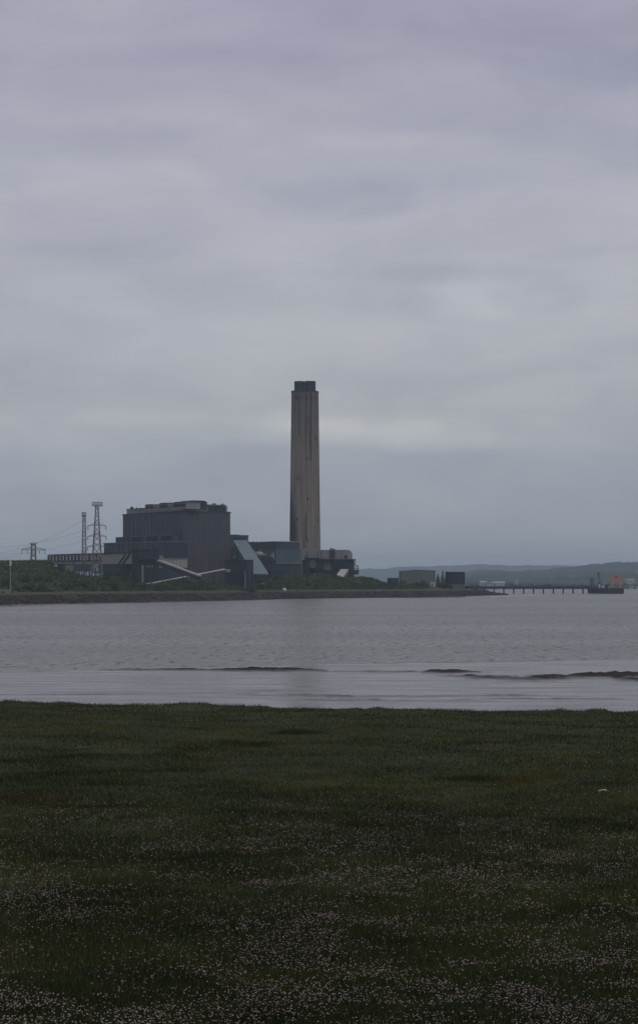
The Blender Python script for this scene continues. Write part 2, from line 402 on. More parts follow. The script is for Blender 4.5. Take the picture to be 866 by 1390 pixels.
# dark tussocks of rank growth beside the hollows
M['rush'] = leaf_mat('dark_rush', (.012, .018, .007), (.021, .029, .010), (.038, .046, .015))
def tussock(xc, yc, rx, ry, hh, n, label):
    X = xc + rng.normal(0, rx, n); Y = yc + rng.normal(0, ry, n); Z = meadow_h(X, Y)
    q = np.exp(-((X - xc) / rx) ** 2 * .5 - ((Y - yc) / ry) ** 2 * .5); h = hh * (.25 + .75 * q) * (.6 + .6 * rng.random(n)); a = rng.random(n) * 6.28; w = .007
    v = np.empty((n, 3, 3)); v[:, 0] = np.stack([X - w, Y, Z - .02], -1); v[:, 1] = np.stack([X + w, Y, Z - .02], -1); v[:, 2] = np.stack([X + np.cos(a) * h * .5, Y + np.sin(a) * h * .5, Z + h], -1)
    v = v.reshape(-1, 3) - np.array([xc, yc, 6]); o = link('tussock', npmesh('tussock', v, np.arange(n * 3).reshape(-1, 3), [M['rush']]), label=label, cat='tussock', group='dark tussocks in the meadow'); o.location = (xc, yc, 6)
tussock(-5.2, 48.5, .55, .25, .20, 1300, 'darkest rush tussock, beside the rusty sedge on the left of the meadow')
tussock(4.0, 54.6, .50, .25, .17, 900, 'dark rush tussock left of the rusty patch on the right of the meadow')
tussock(-2.3, 67.5, .8, .35, .2, 1200, 'dark low rush tussock near the middle of the far meadow')
tussock(-.8, 70.5, .5, .25, .2, 1200, 'faint dark rush tussock right of centre near the water end of the meadow')
mb = MB(); xq, yq = 6.6, 49.0; zq = float(meadow_h(np.array([xq]), np.array([yq]))[0]) + .13
pts_ = [(-.11, 0, .0), (-.05, -.03, .02), (.02, -.02, .035), (.11, -.01, .01), (.07, .05, .03), (-.03, .06, .02)]
mb.loops([[(xq + a, yq + b_, zq + c_) for a, b_, c_ in pts_], [(xq + a * .9, yq + b_ * .9, zq + c_ + .012) for a, b_, c_ in pts_]])
tag(mb.build('scrap', M['white'], None, loc=(xq, yq, zq)), 'small crumpled white scrap lying in the grass on the right', 'litter')

# thrift: pink flower heads on thin stems
def flower_unit():
    ring = 6; v = []; f = []; mi = []
    for i in range(ring):
        t = 2 * math.pi * i / ring; v.append((math.cos(t), math.sin(t), 0))
    for i in range(ring):
        t = 2 * math.pi * (i + .5) / ring; v.append((.72 * math.cos(t), .72 * math.sin(t), .62))
    v.append((0, 0, .9)); v.append((0, 0, -.25))
    for i in range(ring):
        j = (i + 1) % ring
        f += [(i, j, ring + i), (ring + i, j, ring + j), (ring + i, ring + j, 12), (i, 13, j)]
        mi += [0, 0, 0, 0]
    b = len(v)
    v += [(-.10, 0, -6), (.10, 0, -6), (.10, 0, -.1), (-.10, 0, -.1)]
    f += [(b, b + 1, b + 2), (b, b + 2, b + 3)]; mi += [1, 1]
    return np.array(v), np.array(f), np.array(mi)
FV, FF, FM = flower_unit()
def flower_points():
    X, Y = scatter_wedge(75000, 22.5, 84, 1.5, 1.5)
    ypx = 791 + (HC - 6) * F / Y
    n1 = fbm(X * .45 + 40, Y * .45, 3); n2 = fbm(X * 1.6 + 9, Y * 1.6 + 5, 3)
    dens = sstep(1060, 1200, ypx) * (.60 - .16 * sstep(1260, 1390, ypx)) + .02
    dens = dens + .16 * np.exp(-((ypx - 1037) / 9) ** 2) * (np.abs(X + 6) < 6) * sstep(.45, .6, n1)
    dens = dens + .07 * np.exp(-((ypx - 1035) / 10) ** 2) * (X > 2)
    patch = (sstep(.34, .60, n1) * .75 + .25) * (sstep(.34, .60, n2) * .9 + .1) * 1.95 + .05
    keep = rng.random(len(X)) < dens * patch
    X, Y = X[keep], Y[keep]
    e = edgeY(X); k = Y < e - 1; return X[k], Y[k]
X, Y = flower_points()
Z = meadow_h(X, Y) + .07 + .05 * rng.random(len(X)) + .0012 * Y
S = (.0068 + .0058 * rng.random(len(X))) * (1 + .007 * (Y - 26))
inphoto = 791 + 5 * F / Y < 1301       # nearest ones the photograph shows come first
order = np.argsort(Y + 1000 * ~inphoto); X, Y, Z, S = X[order], Y[order], Z[order], S[order]
NI = 300
fm = npmesh('thrift_flower', FV, FF, [M['petal'], M['stem']], matidx=FM)
for i in range(NI):
    o = link('thrift_flower', fm, label='small pale pink thrift flower on a thin stem, among the nearest in the meadow', cat='flower', group='nearest thrift flowers in the meadow')
    o.location = (X[i], Y[i], Z[i]); o.scale = (S[i],) * 3; o.rotation_euler = (random.uniform(-.3, .3), random.uniform(-.3, .3), random.uniform(0, 6))
Xr, Yr, Zr, Sr = X[NI:], Y[NI:], Z[NI:], S[NI:]
ang = rng.random(len(Xr)) * 6.28
ca, sa = np.cos(ang), np.sin(ang)
vv = np.empty((len(Xr), len(FV), 3))
vv[..., 0] = Xr[:, None] + Sr[:, None] * (FV[None, :, 0] * ca[:, None] - FV[None, :, 1] * sa[:, None])
vv[..., 1] = Yr[:, None] + Sr[:, None] * (FV[None, :, 0] * sa[:, None] + FV[None, :, 1] * ca[:, None])
vv[..., 2] = Zr[:, None] + Sr[:, None] * FV[None, :, 2]
ff = (FF[None] + (np.arange(len(Xr)) * len(FV))[:, None, None]).reshape(-1, 3)
link('thrift_flowers', npmesh('thrift_flowers', vv.reshape(-1, 3), ff, [M['petal'], M['stem']], matidx=np.tile(FM, len(Xr))), kind='stuff', label='countless tiny pale pink thrift flowers speckling the meadow', cat='flowers')
print('flowers', len(X))

# ------------------------------------------------------------------ water, mud, far terrain
v, f = grid_mesh(*[a for a in (lambda x, y: (x, y, x * 0))(*np.meshgrid(np.linspace(-20000, 20000, 41), np.concatenate([[88, 150, 300, 700, 1500, 3000, 6000, 12000, 17800]]), indexing='ij'))])
link('water', npmesh('water', v, f, [M['water']]), kind='structure')
v, f = grid_mesh(*(lambda x, y: (x, y, x * 0 - 3.5))(*np.meshgrid(np.linspace(-20500, 20500, 5), np.linspace(-20000, 18000, 5), indexing='ij')))
link('seabed', npmesh('seabed', v, f, [M['mud']]), kind='structure')

def mud_h(X, Y):
    px = 433 + F * X / Y; py = 791 + HC * F / Y
    top = np.interp(px, [-800, 0, 150, 260, 433, 600, 866, 1500], [913, 912, 909, 905, 902, 898, 893, 888])
    z = -.10 + .145 * sstep(top - 1.0, top + 3.0, py) + .05 * (fbm(X * .12, Y * .2, 4) - .5)
    def ridge(xc, yc, wx, wy, h, slope=0):
        d = np.abs((px - xc) / wx); wob = 1.6 * (fbm(px * .022 + xc, px * 0 + yc, 4) - .5)
        yy = (py - yc - wob * wy * .8 - slope * (px - xc)) / (wy * (.45 + 1.1 * fbm(px * .05 + yc, px * 0 + xc, 3)))
        return h * np.clip(1 - d, 0, 1) ** .55 * np.exp(-yy ** 2) * (.1 + 1.8 * fbm(X * .8, Y * .3, 5))
    z = z + ridge(365, 911.3, 82, 1.9, .36) + ridge(240, 910.6, 170, 1.0, .25) + ridge(540, 912.8, 130, 1.1, .14)
    z = z + ridge(612, 913.8, 42, 1.4, .34) + ridge(705, 922.5, 80, 1.9, .26, .012) + ridge(830, 919.0, 120, 2.4, .48, -.008) + ridge(920, 923, 90, 3.0, .45)
    z = z + ridge(650, 919.0, 60, .9, .19) + ridge(455, 946.5, 150, 1.6, .13, .01) + ridge(320, 942.5, 120, .7, .09) + ridge(680, 946, 140, .7, .10) + ridge(120, 944, 150, .8, .08)
    z = z + ridge(560, 900.5, 340, .9, .12, -.014) + ridge(380, 939.5, 90, .7, .10) + ridge(740, 950, 120, .9, .11) + ridge(520, 952, 160, 1.0, .13)
    # the channel side of the flat
    return np.where(Y < 120, z - .1, z)
pxs = np.concatenate([np.linspace(-3000, -60, 30), np.linspace(-50, 920, 420), np.linspace(940, 4000, 30)])
pys = np.concatenate([np.linspace(1160, 970, 20), np.linspace(968, 884, 250)])
PXg, PYg = np.meshgrid(pxs, pys, indexing='ij')
Yg = HC * F / (PYg - 791); Xg = (PXg - 433) * Yg / F
v, f = grid_mesh(Xg, Yg, mud_h(Xg, Yg))
link('mudflat', npmesh('mudflat', v, f, [M['mud']], True), kind='structure')

SH_PX = [-3000, -1200, 0, 100, 200, 300, 400, 480, 560, 640, 690, 720]
SH_Y = [900, 960, 1047, 1122, 1209, 1309, 1428, 1496, 1571, 1746, 1860, 1900]
BK_PX = [-3000, -200, 0, 68, 76, 95, 120, 150, 178, 216, 250, 272, 305, 345, 366, 385, 430, 452, 466, 490, 505, 520, 540, 560, 600, 640, 655, 690, 720]
BK_Y = [1450, 1450, 1450, 1450, 1450, 1450, 1450, 1450, 1450, 1460, 1470, 1480, 1500, 1540, 1560, 1580, 1640, 1650, 1660, 1680, 1690, 1700, 1710, 1720, 1740, 1850, 1870, 1880, 1920]
BK_T = [760, 760, 760, 760, 763.5, 771, 776, 777, 778, 779, 782, 784, 787, 779, 780, 778, 773.5, 774, 779, 777.5, 779, 785.5, 792, 794.5, 796, 799, 801, 806, 812]
def shoreY(px): return np.interp(px, SH_PX, SH_Y)
def land_h(X, Y, px=None):
    px = 433 + F * X / Y if px is None else px
    s = Y - shoreY(px) + 7 * (fbm(px * .03, px * 0 + 1.7, 4) - .5)
    yb = np.interp(px, BK_PX, BK_Y); zb = HC + (791 - np.interp(px, BK_PX, BK_T)) * yb / F
    scr = np.where(px < 72, .3, 3.6); scr = np.where(px > 540, 1.2, scr)
    zb = zb - scr
    zt = np.minimum(6.0, zb)
    sb = yb - shoreY(px)
    bank = np.interp(s, [-40, -4, 3, 30, 42], [-3, -.6, .7, 4.9, 6.0])
    bank = np.minimum(bank, np.where(px > 640, np.interp(px, [640, 665, 690], [5.2, 3.0, .6]), 99))
    up = np.clip((s - 60) / np.maximum(sb - 60, 20), 0, 1)
    z = np.where(s < 42, bank, zt + (zb - zt) * (up ** .8))
    z = np.where((s >= 42) & (px > 640), np.minimum(z, np.interp(px, [640, 665, 690], [5.2, 3.0, .6])), z)
    z = z + np.where(s > 0, .7, .25) * (fbm(X * .06, Y * .06) - .5) * np.where(s < 50, .6, 1.4)
    # past the spit the land ends
    z = np.where(px > 655, z - 6 * sstep(25, 90, s) * sstep(655, 675, px), z)
    z = np.where(px > 690, np.minimum(z, -1.5), z)
    z = z - (z + 3) * sstep(1050, 1300, s)
    return z
pxs = np.concatenate([np.linspace(-3000, -60, 40), np.linspace(-50, 700, 560), np.linspace(702, 720, 4)])
ss = np.concatenate([np.linspace(-40, 60, 50), np.linspace(64, 640, 120), np.linspace(660, 1320, 20)])
PXg, Sg = np.meshgrid(pxs, ss, indexing='ij')
Yg = shoreY(PXg) + Sg; Xg = (PXg - 433) * Yg / F
v, f = grid_mesh(Xg, Yg, land_h(Xg, Yg, PXg))
link('far_shore', npmesh('far_shore', v, f, [M['shore']], True), kind='structure')
def LH(x, y): return float(land_h(np.array([x]), np.array([y]))[0])

# smooth sheet added for the bright streak of calm water off the far shore
PXg, T_ = np.meshgrid(np.linspace(-60, 735, 160), np.linspace(0, 1, 9), indexing='ij')
near_ = np.interp(PXg, [-60, 150, 330, 430, 520, 560, 620, 690, 735], [110, 75, 60, 12, 10, 90, 190, 230, 160]); far_ = np.interp(PXg, [-60, 400, 560, 690, 735], [30, 20, 10, 20, 120])
Yg = shoreY(PXg) + 8 - far_ * 0 - (near_ + 8 * np.sin(PXg * .11)) * (1 - T_); Xg = (PXg - 433) * Yg / F
v, f = grid_mesh(Xg, Yg, Xg * 0 + .04)
link('calm_sheet', npmesh('calm_sheet', v, f, [M['sheen']]), kind='structure')

# boulders and shingle along the far bank
def rocks(n):
    px = rng.random(n) * 760 - 70; s = -3 + 30 * rng.random(n) ** 1.3
    Y = shoreY(px) + s; X = (px - 433) * Y / F; Z = land_h(X, Y)
    k = Z > -.4; X, Y, Z = X[k], Y[k], Z[k]; n = len(X)
    r = .25 + .55 * rng.random(n) ** 2
    oc = np.array([(1, 0, 0), (0, 1, 0), (-1, 0, 0), (0, -1, 0), (0, 0, 1), (0, 0, -1)], float)
    v = oc[None] * (r[:, None, None] * (.6 + .7 * rng.random((n, 6, 1)))); v[..., 0] *= 1.5; v[..., 2] *= .7
    v += np.stack([X, Y, Z], -1)[:, None]
    fo = np.array([(0, 1, 4), (1, 2, 4), (2, 3, 4), (3, 0, 4), (1, 0, 5), (2, 1, 5), (3, 2, 5), (0, 3, 5)])
    return v.reshape(-1, 3), (fo[None] + (np.arange(n) * 6)[:, None, None]).reshape(-1, 3)
v, f = rocks(9000)
link('shore_rocks', npmesh('shore_rocks', v, f, [M['rock']]), kind='stuff', label='dark brown boulders and shingle along the far bank', cat='rocks')

# ------------------------------------------------------------------ shrubs
def leaf_cloud(n, size, shell=.55, seed=0, squash=1.0, lumps=7):
    g = np.random.default_rng(seed)
    cs = g.normal(0, 1, (lumps, 3)); cs[:, 2] = np.abs(cs[:, 2]); cs /= np.linalg.norm(cs, axis=1)[:, None]; cs *= .55 * g.random((lumps, 1)) ** .4
    cs[:, 2] *= squash; rr = .38 + .25 * g.random(lumps)
    k = g.integers(0, lumps, n); d = g.normal(0, 1, (n, 3)); d /= np.linalg.norm(d, axis=1)[:, None]
    p = cs[k] + d * (rr[k] * (shell + (1 - shell) * g.random(n)))[:, None]
    p[:, 2] = np.abs(p[:, 2])
    v = p[:, None] + g.normal(0, size, (n, 3, 3)); return v.reshape(-1, 3), np.arange(n * 3).reshape(n, 3)
def stems(mb, h, n=3, sp=.35):
    for i in range(n):
        a = 6.28 * i / n; mb.tube((0, 0, -.25), (sp * math.cos(a), sp * math.sin(a), h), .05, .02, 5)
def shrub_mesh(seed, mat):
    v, f = leaf_cloud(520, .085, .45, seed)
    mb = MB(); stems(mb, .55)
    sv = np.array(mb.v); faces = [(q[0], q[1], q[2]) for q in mb.f if len(q) >= 3] + [(q[0], q[2], q[3]) for q in mb.f if len(q) == 4]
    sf = np.array(faces) + len(v)
    return npmesh('shrub', np.concatenate([v, sv]), np.concatenate([f, sf]), [mat, M['bark']], matidx=np.concatenate([np.zeros(len(f)), np.ones(len(sf))]))
SHR = [shrub_mesh(s, M['leaf']) for s in (1, 2, 3, 4)] + [shrub_mesh(s, M['leaf2']) for s in (5, 6, 7)]
def put_shrub(px, Y, r, h, label, group, which=None, sink=.3):
    x = PX(px, Y); me = SHR[which] if which is not None else random.choice(SHR)
    o = link('shrub', me, label=label, cat='shrub', group=group)
    o.location = (x, Y, LH(x, Y) - sink); o.scale = (r, r * random.uniform(.8, 1.1), h); o.rotation_euler[2] = random.uniform(0, 6.28)
    return o
zones = [
    (-25, 62, 'green shrub on the slope at the far left, below the flat dark embankment', 'shrubs on the left embankment'),
    (62, 178, 'green shrub on the bank below the pylons and the long cream gallery', 'shrubs below the pylons'),
    (218, 303, 'green shrub on the bank between the two dark conveyor towers', 'shrubs between the conveyor towers'),
    (345, 452, 'green shrub on the bank below the foot of the tall chimney', 'shrubs below the chimney'),
    (452, 540, 'green shrub on the low hump right of the chimney', 'shrubs on the hump right of the chimney'),
]
for x0, x1, lab, grp in zones:
    rows = 5
    for r in range(rows):
        px = x0 + random.uniform(0, 6)
        while px < x1:
            ys_, yb = float(shoreY(px)), float(np.interp(px, BK_PX, BK_Y))
            t = (r + random.uniform(0, .8)) / rows
            Y = ys_ + 52 + (yb - ys_ - 60) * t ** 1.3
            near = 1 - t
            rad = random.uniform(3.2, 6.0); hh = random.uniform(3.0, 6.0) * (1.1 if r < 2 else .8)
            if px < 72 and t > .45: hh *= .5
            put_shrub(px, Y, rad, hh, lab, grp, random.choice([0, 1, 2, 3]) if r < 3 else random.choice([2, 4, 5, 6]))
            px += rad * 2 / (Y / F) * random.uniform(.75, 1.25)
for px in (181, 190, 199, 208, 215):
    put_shrub(px, 1285 + random.uniform(-15, 15), random.uniform(3, 5), random.uniform(2.6, 4), 'low shrub in front of the left conveyor tower', 'shrubs in front of the left conveyor tower')
for px in (306, 315, 323, 331, 340):
    put_shrub(px, 1385 + random.uniform(-8, 8), random.uniform(3, 4.6), random.uniform(2.2, 3.4), 'low shrub in front of the right conveyor tower', 'shrubs in front of the right conveyor tower')
for px, r, h in ((548, 4, 6), (556, 4.5, 4), (566, 5, 6), (574, 4.4, 7), (580, 4, 5), (636, 4, 2.6), (644, 4, 2.2)):
    put_shrub(px, 1712 if px < 600 else 1800, r, h, 'rounded shrub beside the beige shed near the point', 'shrubs beside the beige shed', random.choice([0, 1, 4]))
# low undergrowth: one mass
def under(n):
    px = rng.random(n) * 640 - 60; t = rng.random(n) ** .8
    ys_ = shoreY(px); yb = np.interp(px, BK_PX, BK_Y); Y = ys_ + 38 + (yb - ys_ - 36) * t; X = (px - 433) * Y / F
    Z = land_h(X, Y) + np.where((px < 72) & (t > .9), .1, .9) * rng.random(n)
    v = np.stack([X, Y, Z], -1)[:, None] + rng.normal(0, .42, (n, 3, 3)); return v.reshape(-1, 3), np.arange(n * 3).reshape(n, 3)
v, f = under(60000)
link('undergrowth', npmesh('undergrowth', v, f, [M['leaf']]), kind='stuff', label='low green bramble and bracken covering the far bank', cat='undergrowth')

# conifers beside the shed
def conifer(px, Y, h, r, label):
    x = PX(px, Y); z = LH(x, Y)
    t = thing('conifer', label, 'conifer', (x, Y, z), 'conifers beside the dark shed')
    mb = MB(); mb.tube((x, Y, z - .3), (x, Y, z + h * .9), .28, .06, 7); mb.build('trunk', M['bark'], t)
    n = 900; g = rng
    u = g.random(n) ** .7; zz = h * (.06 + .94 * (1 - u)); rr = r * u ** .8 * (.45 + .65 * g.random(n)); a = g.random(n) * 6.28
    rr = rr * (1 + .25 * np.sin(zz * 3.1 + a * 2))
    p = np.stack([rr * np.cos(a), rr * np.sin(a), zz], -1)
    v = (p[:, None] + g.normal(0, .26, (n, 3, 3)) * np.array([1.2, 1.2, .8])).reshape(-1, 3)
    c = link('crown', npmesh('crown', v, np.arange(n * 3).reshape(n, 3), [M['conifer']])); c.parent = t
conifer(594.4, 1745, 11.5, 2.4, 'narrow dark conifer standing by itself right of the beige shed')
conifer(601.0, 1748, 14.6, 2.7, 'tall pointed dark conifer, second to the right of the beige shed')
conifer(606.3, 1752, 14.8, 2.5, 'tall dark conifer touching the dark slatted shed')
put_shrub(607, 1725, 6.5, 7.5, 'large rounded dark shrub in front of the conifers and the slatted shed', 'shrubs beside the slatted shed', 4)
put_shrub(600, 1728, 4.5, 5, 'smaller rounded dark shrub in front of the pair of tall conifers', 'shrubs beside the slatted shed', 5)

# ------------------------------------------------------------------ power station
U = Vector((.837, .547, 0)).normalized(); V = Vector((-.547, .837, 0)).normalized()
def along(px, o, d):
    k = (px - 433) / F; return (k * o.y - o.x) / (d.x - k * d.y)
class Fr:
    """building frame: near corner at picture column px, distance Y"""
    def __init__(s, px, Y): s.o = Vector((PX(px, Y), Y, 0)); s.Y = Y
    def a(s, px, b=0): return along(px, s.o + V * b, U)
    def b(s, px, a=0): return along(px, s.o + U * a, V)
    def z(s, py): return PZ(py, s.Y)
    def w(s, a, b, z): q = s.o + U * a + V * b; return Vector((q.x, q.y, z))
    def box(s, mb, a0, a1, b0, b1, z0, z1): mb.box(s.o, U, V, a0, a1, b0, b1, z0, z1); return mb
    def part(s, name, mat, root, a0, a1, b0, b1, z0, z1): return s.box(MB(), a0, a1, b0, b1, z0, z1).build(name, mat, root)
def base_thing(name, label, cat, fr, zb=None, group=None):
    return thing(name, label, cat, (fr.o.x, fr.o.y, zb if zb is not None else LH(fr.o.x, fr.o.y)), group)

# --- boiler house
fr = Fr(247, 1600); zt = fr.z(695.0); L = fr.b(166.8); Wd = fr.a(312.4); zg = 8
t = base_thing('boiler_house', 'huge dark slab-sided boiler house with ventilator housings along its roof', 'power station building', fr, zg)
mb = fr.box(MB(), 0, Wd, 0, L, zg, zt); mb.build('wall', M['boiler'], t)
fr.part('end_wall', M['boiler_front'], t, .4, Wd - .1, -.35, -.01, zg, zt - .2)
mb = MB()
for i in range(1, 9): fr.box(mb, Wd * i / 9 - .12, Wd * i / 9 + .12, -.55, -.36, zg, zt - .5)
mb.build('cladding_joint', M['boiler'], t)
mb = MB()
for i in range(1, 16): fr.box(mb, -.22, -.02, L * i / 16 - .15, L * i / 16 + .15, zg + 36, zt - .6)
mb.build('cladding_joint', M['navy2'], t)
mb = MB(); fr.box(mb, -.5, Wd + .4, -.7, -.56, zt - .1, zt + .9); fr.box(mb, -.6, -.45, -.5, L, zt - .1, zt + .9); mb.build('parapet', M['navy'], t)
rs = fr.part('roof_storey', M['palegrey'], t, 1.6, Wd - 1.6, 1.6, fr.b(172, 1.6), zt, zt + 4.6)
mb = MB(); fr.box(mb, 1.2, Wd - 1.2, 1.2, fr.b(171, 1.2), zt + 4.6, zt + 5.0); mb.build('roof_deck', M['darksteel'], rs)
mb = MB()
for i in range(30):
    b = 2 + i * (fr.b(172, 1.6) - 4) / 30; fr.box(mb, 1.3, 1.59, b, b + .5, zt + .3, zt + 4.2)
mb.build('louvre', M['palegrey'], rs)
def vent(px0, px1, hh, mat='palegrey', onend=False, a=(1.0, 13)):
    if onend:
        a0, a1 = fr.a(px0, 1), fr.a(px1, 1); b0, b1 = .9, 14
    else:
        a0, a1 = a; b0, b1 = fr.b(px1, a[0]), fr.b(px0, a[0])
    h = fr.part('roof_ventilator', M[mat], t, a0, a1, b0, b1, zt + 2.2, zt + hh - .8)
    mb = MB()
    c = [(b0 - .5, 0), (b0 + (b1 - b0) * .2, .8), (b0 + (b1 - b0) * .8, .8), (b1 + .5, 0)] if not onend else None
    if c: mb.prism([fr.w(a0 - .5, b, zt + hh - .8 + z) for b, z in c], U * (a1 - a0 + 1))
    else: mb.prism([fr.w(x, b0 - .5, zt + hh - .8 + z) for x, z in ((a0 - .5, 0), (a0 + 2, 1.3), (a1 - 3, 1.3), (a1 + .5, 0))], V * (b1 - b0 + 1))
    mb.build('cap', M['darksteel'], h)
    mb = MB(); fr.box(mb, a0 - .2, a0 - .01, b0 + 1.5, b1 - 1.5, zt + 4.0, zt + hh - 1.6) if not onend else fr.box(mb, a0 + 1, a1 - 1, b0 - .2, b0 - .01, zt + 2.6, zt + hh - 1.6)
    mb.build('louvre', M['darksteel'], h)
vent(197, 209, 7.6); vent(216, 229, 8.0); vent(234, 253, 8.0)
vent(257, 281, 8.6, 'boiler_front', True)
fr.part('roof_tank_house', M['navy'], t, fr.a(282.5, 1.3), fr.a(306, 1.3), 1.2, 16, zt + .02, zt + 5.3)
fr.part('roof_tank_lid', M['roofgrey'], t, fr.a(282, 1.3), fr.a(306.8, 1.3), .8, 16.5, zt + 5.32, zt + 6.3)
for px in (231, 246.5, 289, 301):
    a_ = 3 if px < 250 else fr.a(px, 3); b_ = fr.b(px, 3) if px < 250 else 3
    mb = MB(); mb.tube(fr.w(a_, b_, zt + 5.0), fr.w(a_, b_, zt + 9.6 if px < 250 else zt + 7.4), .22, .15, 6); mb.build('roof_mast', M['darksteel'], t)
for k in range(12):      # pipes, lights and small plant along the roof edge
    b_ = 6 + k * 7.1 + random.uniform(-2, 2); h_ = random.uniform(.5, 1.7)
    mb = MB(); fr.box(mb, 2.2, 2.2 + random.uniform(.6, 2.2), b_, b_ + random.uniform(.6, 2.6), zt + 5.01, zt + 5.0 + h_); mb.build('roof_plant', M[random.choice(['darksteel', 'palegrey', 'roofgrey'])], t)
for k in range(5):
    a_ = 5 + k * 8; mb = MB(); fr.box(mb, a_, a_ + random.uniform(.8, 2.4), 2, 4, zt + 6.31 if a_ > 20 else zt + 5.01, zt + 6.9 + random.uniform(0, .6)); mb.build('roof_plant', M['roofgrey'], t)
mb = MB(); fr.box(mb, -.35, -.03, fr.b(217.5), fr.b(212), fr.z(718.2), fr.z(715.8)); mb.build('louvre', M['darksteel'], t)
# bunker bay with three dark openings
bb = fr.part('bunker_bay', M['bluegrey'], t, -10, -.02, 6, fr.b(157, -10), zg, fr.z(728.5) + 1.0)
for x0, x1 in ((180, 193.5), (199, 213.5), (219.5, 233.5)):
    fr.part('opening', M['slot'], bb, -10.3, -10.01, fr.b(x1, -10), fr.b(x0, -10), zg + 33.2, zg + 38.6)
    fr.part('ledge', M['roofgrey'], bb, -10.9, -10.31, fr.b(x1, -10) - .8, fr.b(x0, -10) + .8, zg + 38.7, zg + 39.1)
fr.part('end_bay', M['navy'], bb, -10.4, -10.01, fr.b(175, -10), fr.b(158, -10), zg + 30, zg + 38.9)

# --- turbine hall (lower, in front of the left face)
fr2 = Fr(223, 1582); z2 = fr2.z(735.6); L2 = fr2.b(141)
t = base_thing('turbine_hall', 'long low blue-grey turbine hall along the left foot of the boiler house', 'power station building', fr2, zg)
fr2.part('wall', M['bluegrey'], t, 0, 19.5, 0, L2, zg, z2)
fr2.part('end_wall', M['navy'], t, .3, 19.4, -.4, -.01, zg, z2 - .3)
fr2.part('roof_edge', M['roofgrey'], t, -.5, 19.4, -.6, L2 + .4, z2, z2 + .7)
mb = MB()
for i in range(1, 12): fr2.box(mb, -.25, -.01, L2 * i / 12 - .4, L2 * i / 12 + .4, zg + 14, z2 - .4)
mb.build('cladding_joint', M['navy2'], t)
fr2.part('stair_block', M['navy2'], t, -5, -.26, L2 * .62, L2 * .74, zg, z2 - 9)

# --- cream annexe
f3 = Fr(216, 1548)
t = base_thing('annexe', 'low cream panelled annexe at the foot of the dark blue turbine hall end', 'building', f3, 12)
f3.part('wall', M['cream'], t, 0, f3.a(254.5), 0, 12, f3.z(770.5), f3.z(759))
f3.part('base_wall', M['navy2'], t, .1, f3.a(254.3), .1, 12, 12, f3.z(770.5) - .01)
f3.part('roof', M['palegrey'], t, -.4, f3.a(255), -.5, 12.4, f3.z(759) + .01, f3.z(757.8))
mb = MB()
for i in range(1, 8): f3.box(mb, f3.a(254.5) * i / 8 - .15, f3.a(254.5) * i / 8 + .15, -.15, -.01, f3.z(770.4), f3.z(759.3))
mb.build('panel_joint', M['creamdull'], t)
f3.part('roof_hut', M['palegrey'], t, 1, 4, 1, 4, f3.z(757.8) + .01, f3.z(754.4))

# --- long conveyor gallery on the left
A = P(179, 751, 1470); B = P(66, 754.2, 1600); d = (B - A); d.z = 0; Lg = d.length; gd = d.normalized(); gn = Vector((gd.y, -gd.x, 0))
if gn.y > 0: gn = -gn            # towards the viewer
t = thing('conveyor_gallery', 'long raised cream conveyor gallery with dark framed bays on trestles, left of the turbine hall', 'conveyor gallery', (A.x, A.y, 17))
def gbox(mb, s0, s1, n0, n1, z0, z1):      # s along the gallery from the right end, n towards the viewer
    mb.box((A.x, A.y, 0), gd, gn, s0, s1, n0, n1, z0, z1); return mb
zt_ = A.z; sp_ = Lg * (179 - 137) / (179 - 66) * .96
gbox(MB(), 0, sp_, -5, 0, zt_ - 7.4, zt_).build('wall', M['cream'], t)
gbox(MB(), sp_ + .02, Lg, -5, 0, zt_ - 4.6, zt_ - .2).build('wall', M['cream'], t)
gbox(MB(), -.2, Lg + .5, -5.6, .5, zt_ + .01, zt_ + .8).build('roof', M['darksteel'], t)
mb = MB()
for k in range(4): gbox(mb, 0, sp_, .02, .15, zt_ - 1.4 - k * 1.6, zt_ - 1.15 - k * 1.6)
mb.build('panel_joint', M['creamdull'], t)
nb = 15
for k in range(nb + 1):
    s0 = sp_ + (Lg - sp_) * k / nb
    gbox(MB(), s0 - .9, s0 + .9, .02, .5, zt_ - 4.8, zt_ - .1).build('bay_post', M['darksteel'], t)
gbox(MB(), sp_, Lg, .51, .7, zt_ - 4.9, zt_ - 4.1).build('sill_beam', M['darksteel'], t)
gbox(MB(), sp_ + .1, Lg * .93, -4.5, -.3, zt_ - 7.6, zt_ - 4.62).build('lower_wall', M['cream'], t)
for k in range(8):
    s0 = 6 + k * (Lg - 14) / 7; q = Vector((A.x, A.y, 0)) + gd * s0 - gn * 2.5; zl = LH(q.x, q.y) - .5
    mb = MB(); gbox(mb, s0 - .5, s0 + .5, -.9, -.2, zl, zt_ - 7.4 if s0 < sp_ else zt_ - 4.61); gbox(mb, s0 - .5, s0 + .5, -4.9, -4.2, zl, zt_ - 7.4 if s0 < sp_ else zt_ - 4.61); mb.build('trestle', M['darksteel'], t)
for s0 in (2, 9):
    mb = MB(); e0 = Vector((A.x, A.y, 0)) + gd * s0 + gn * .6; e1 = e0 + gd * 12
    mb.bar((e0.x, e0.y, zt_ - .3), (e1.x, e1.y, zt_ - 7.2), .6); mb.build('brace', M['darksteel'], t)
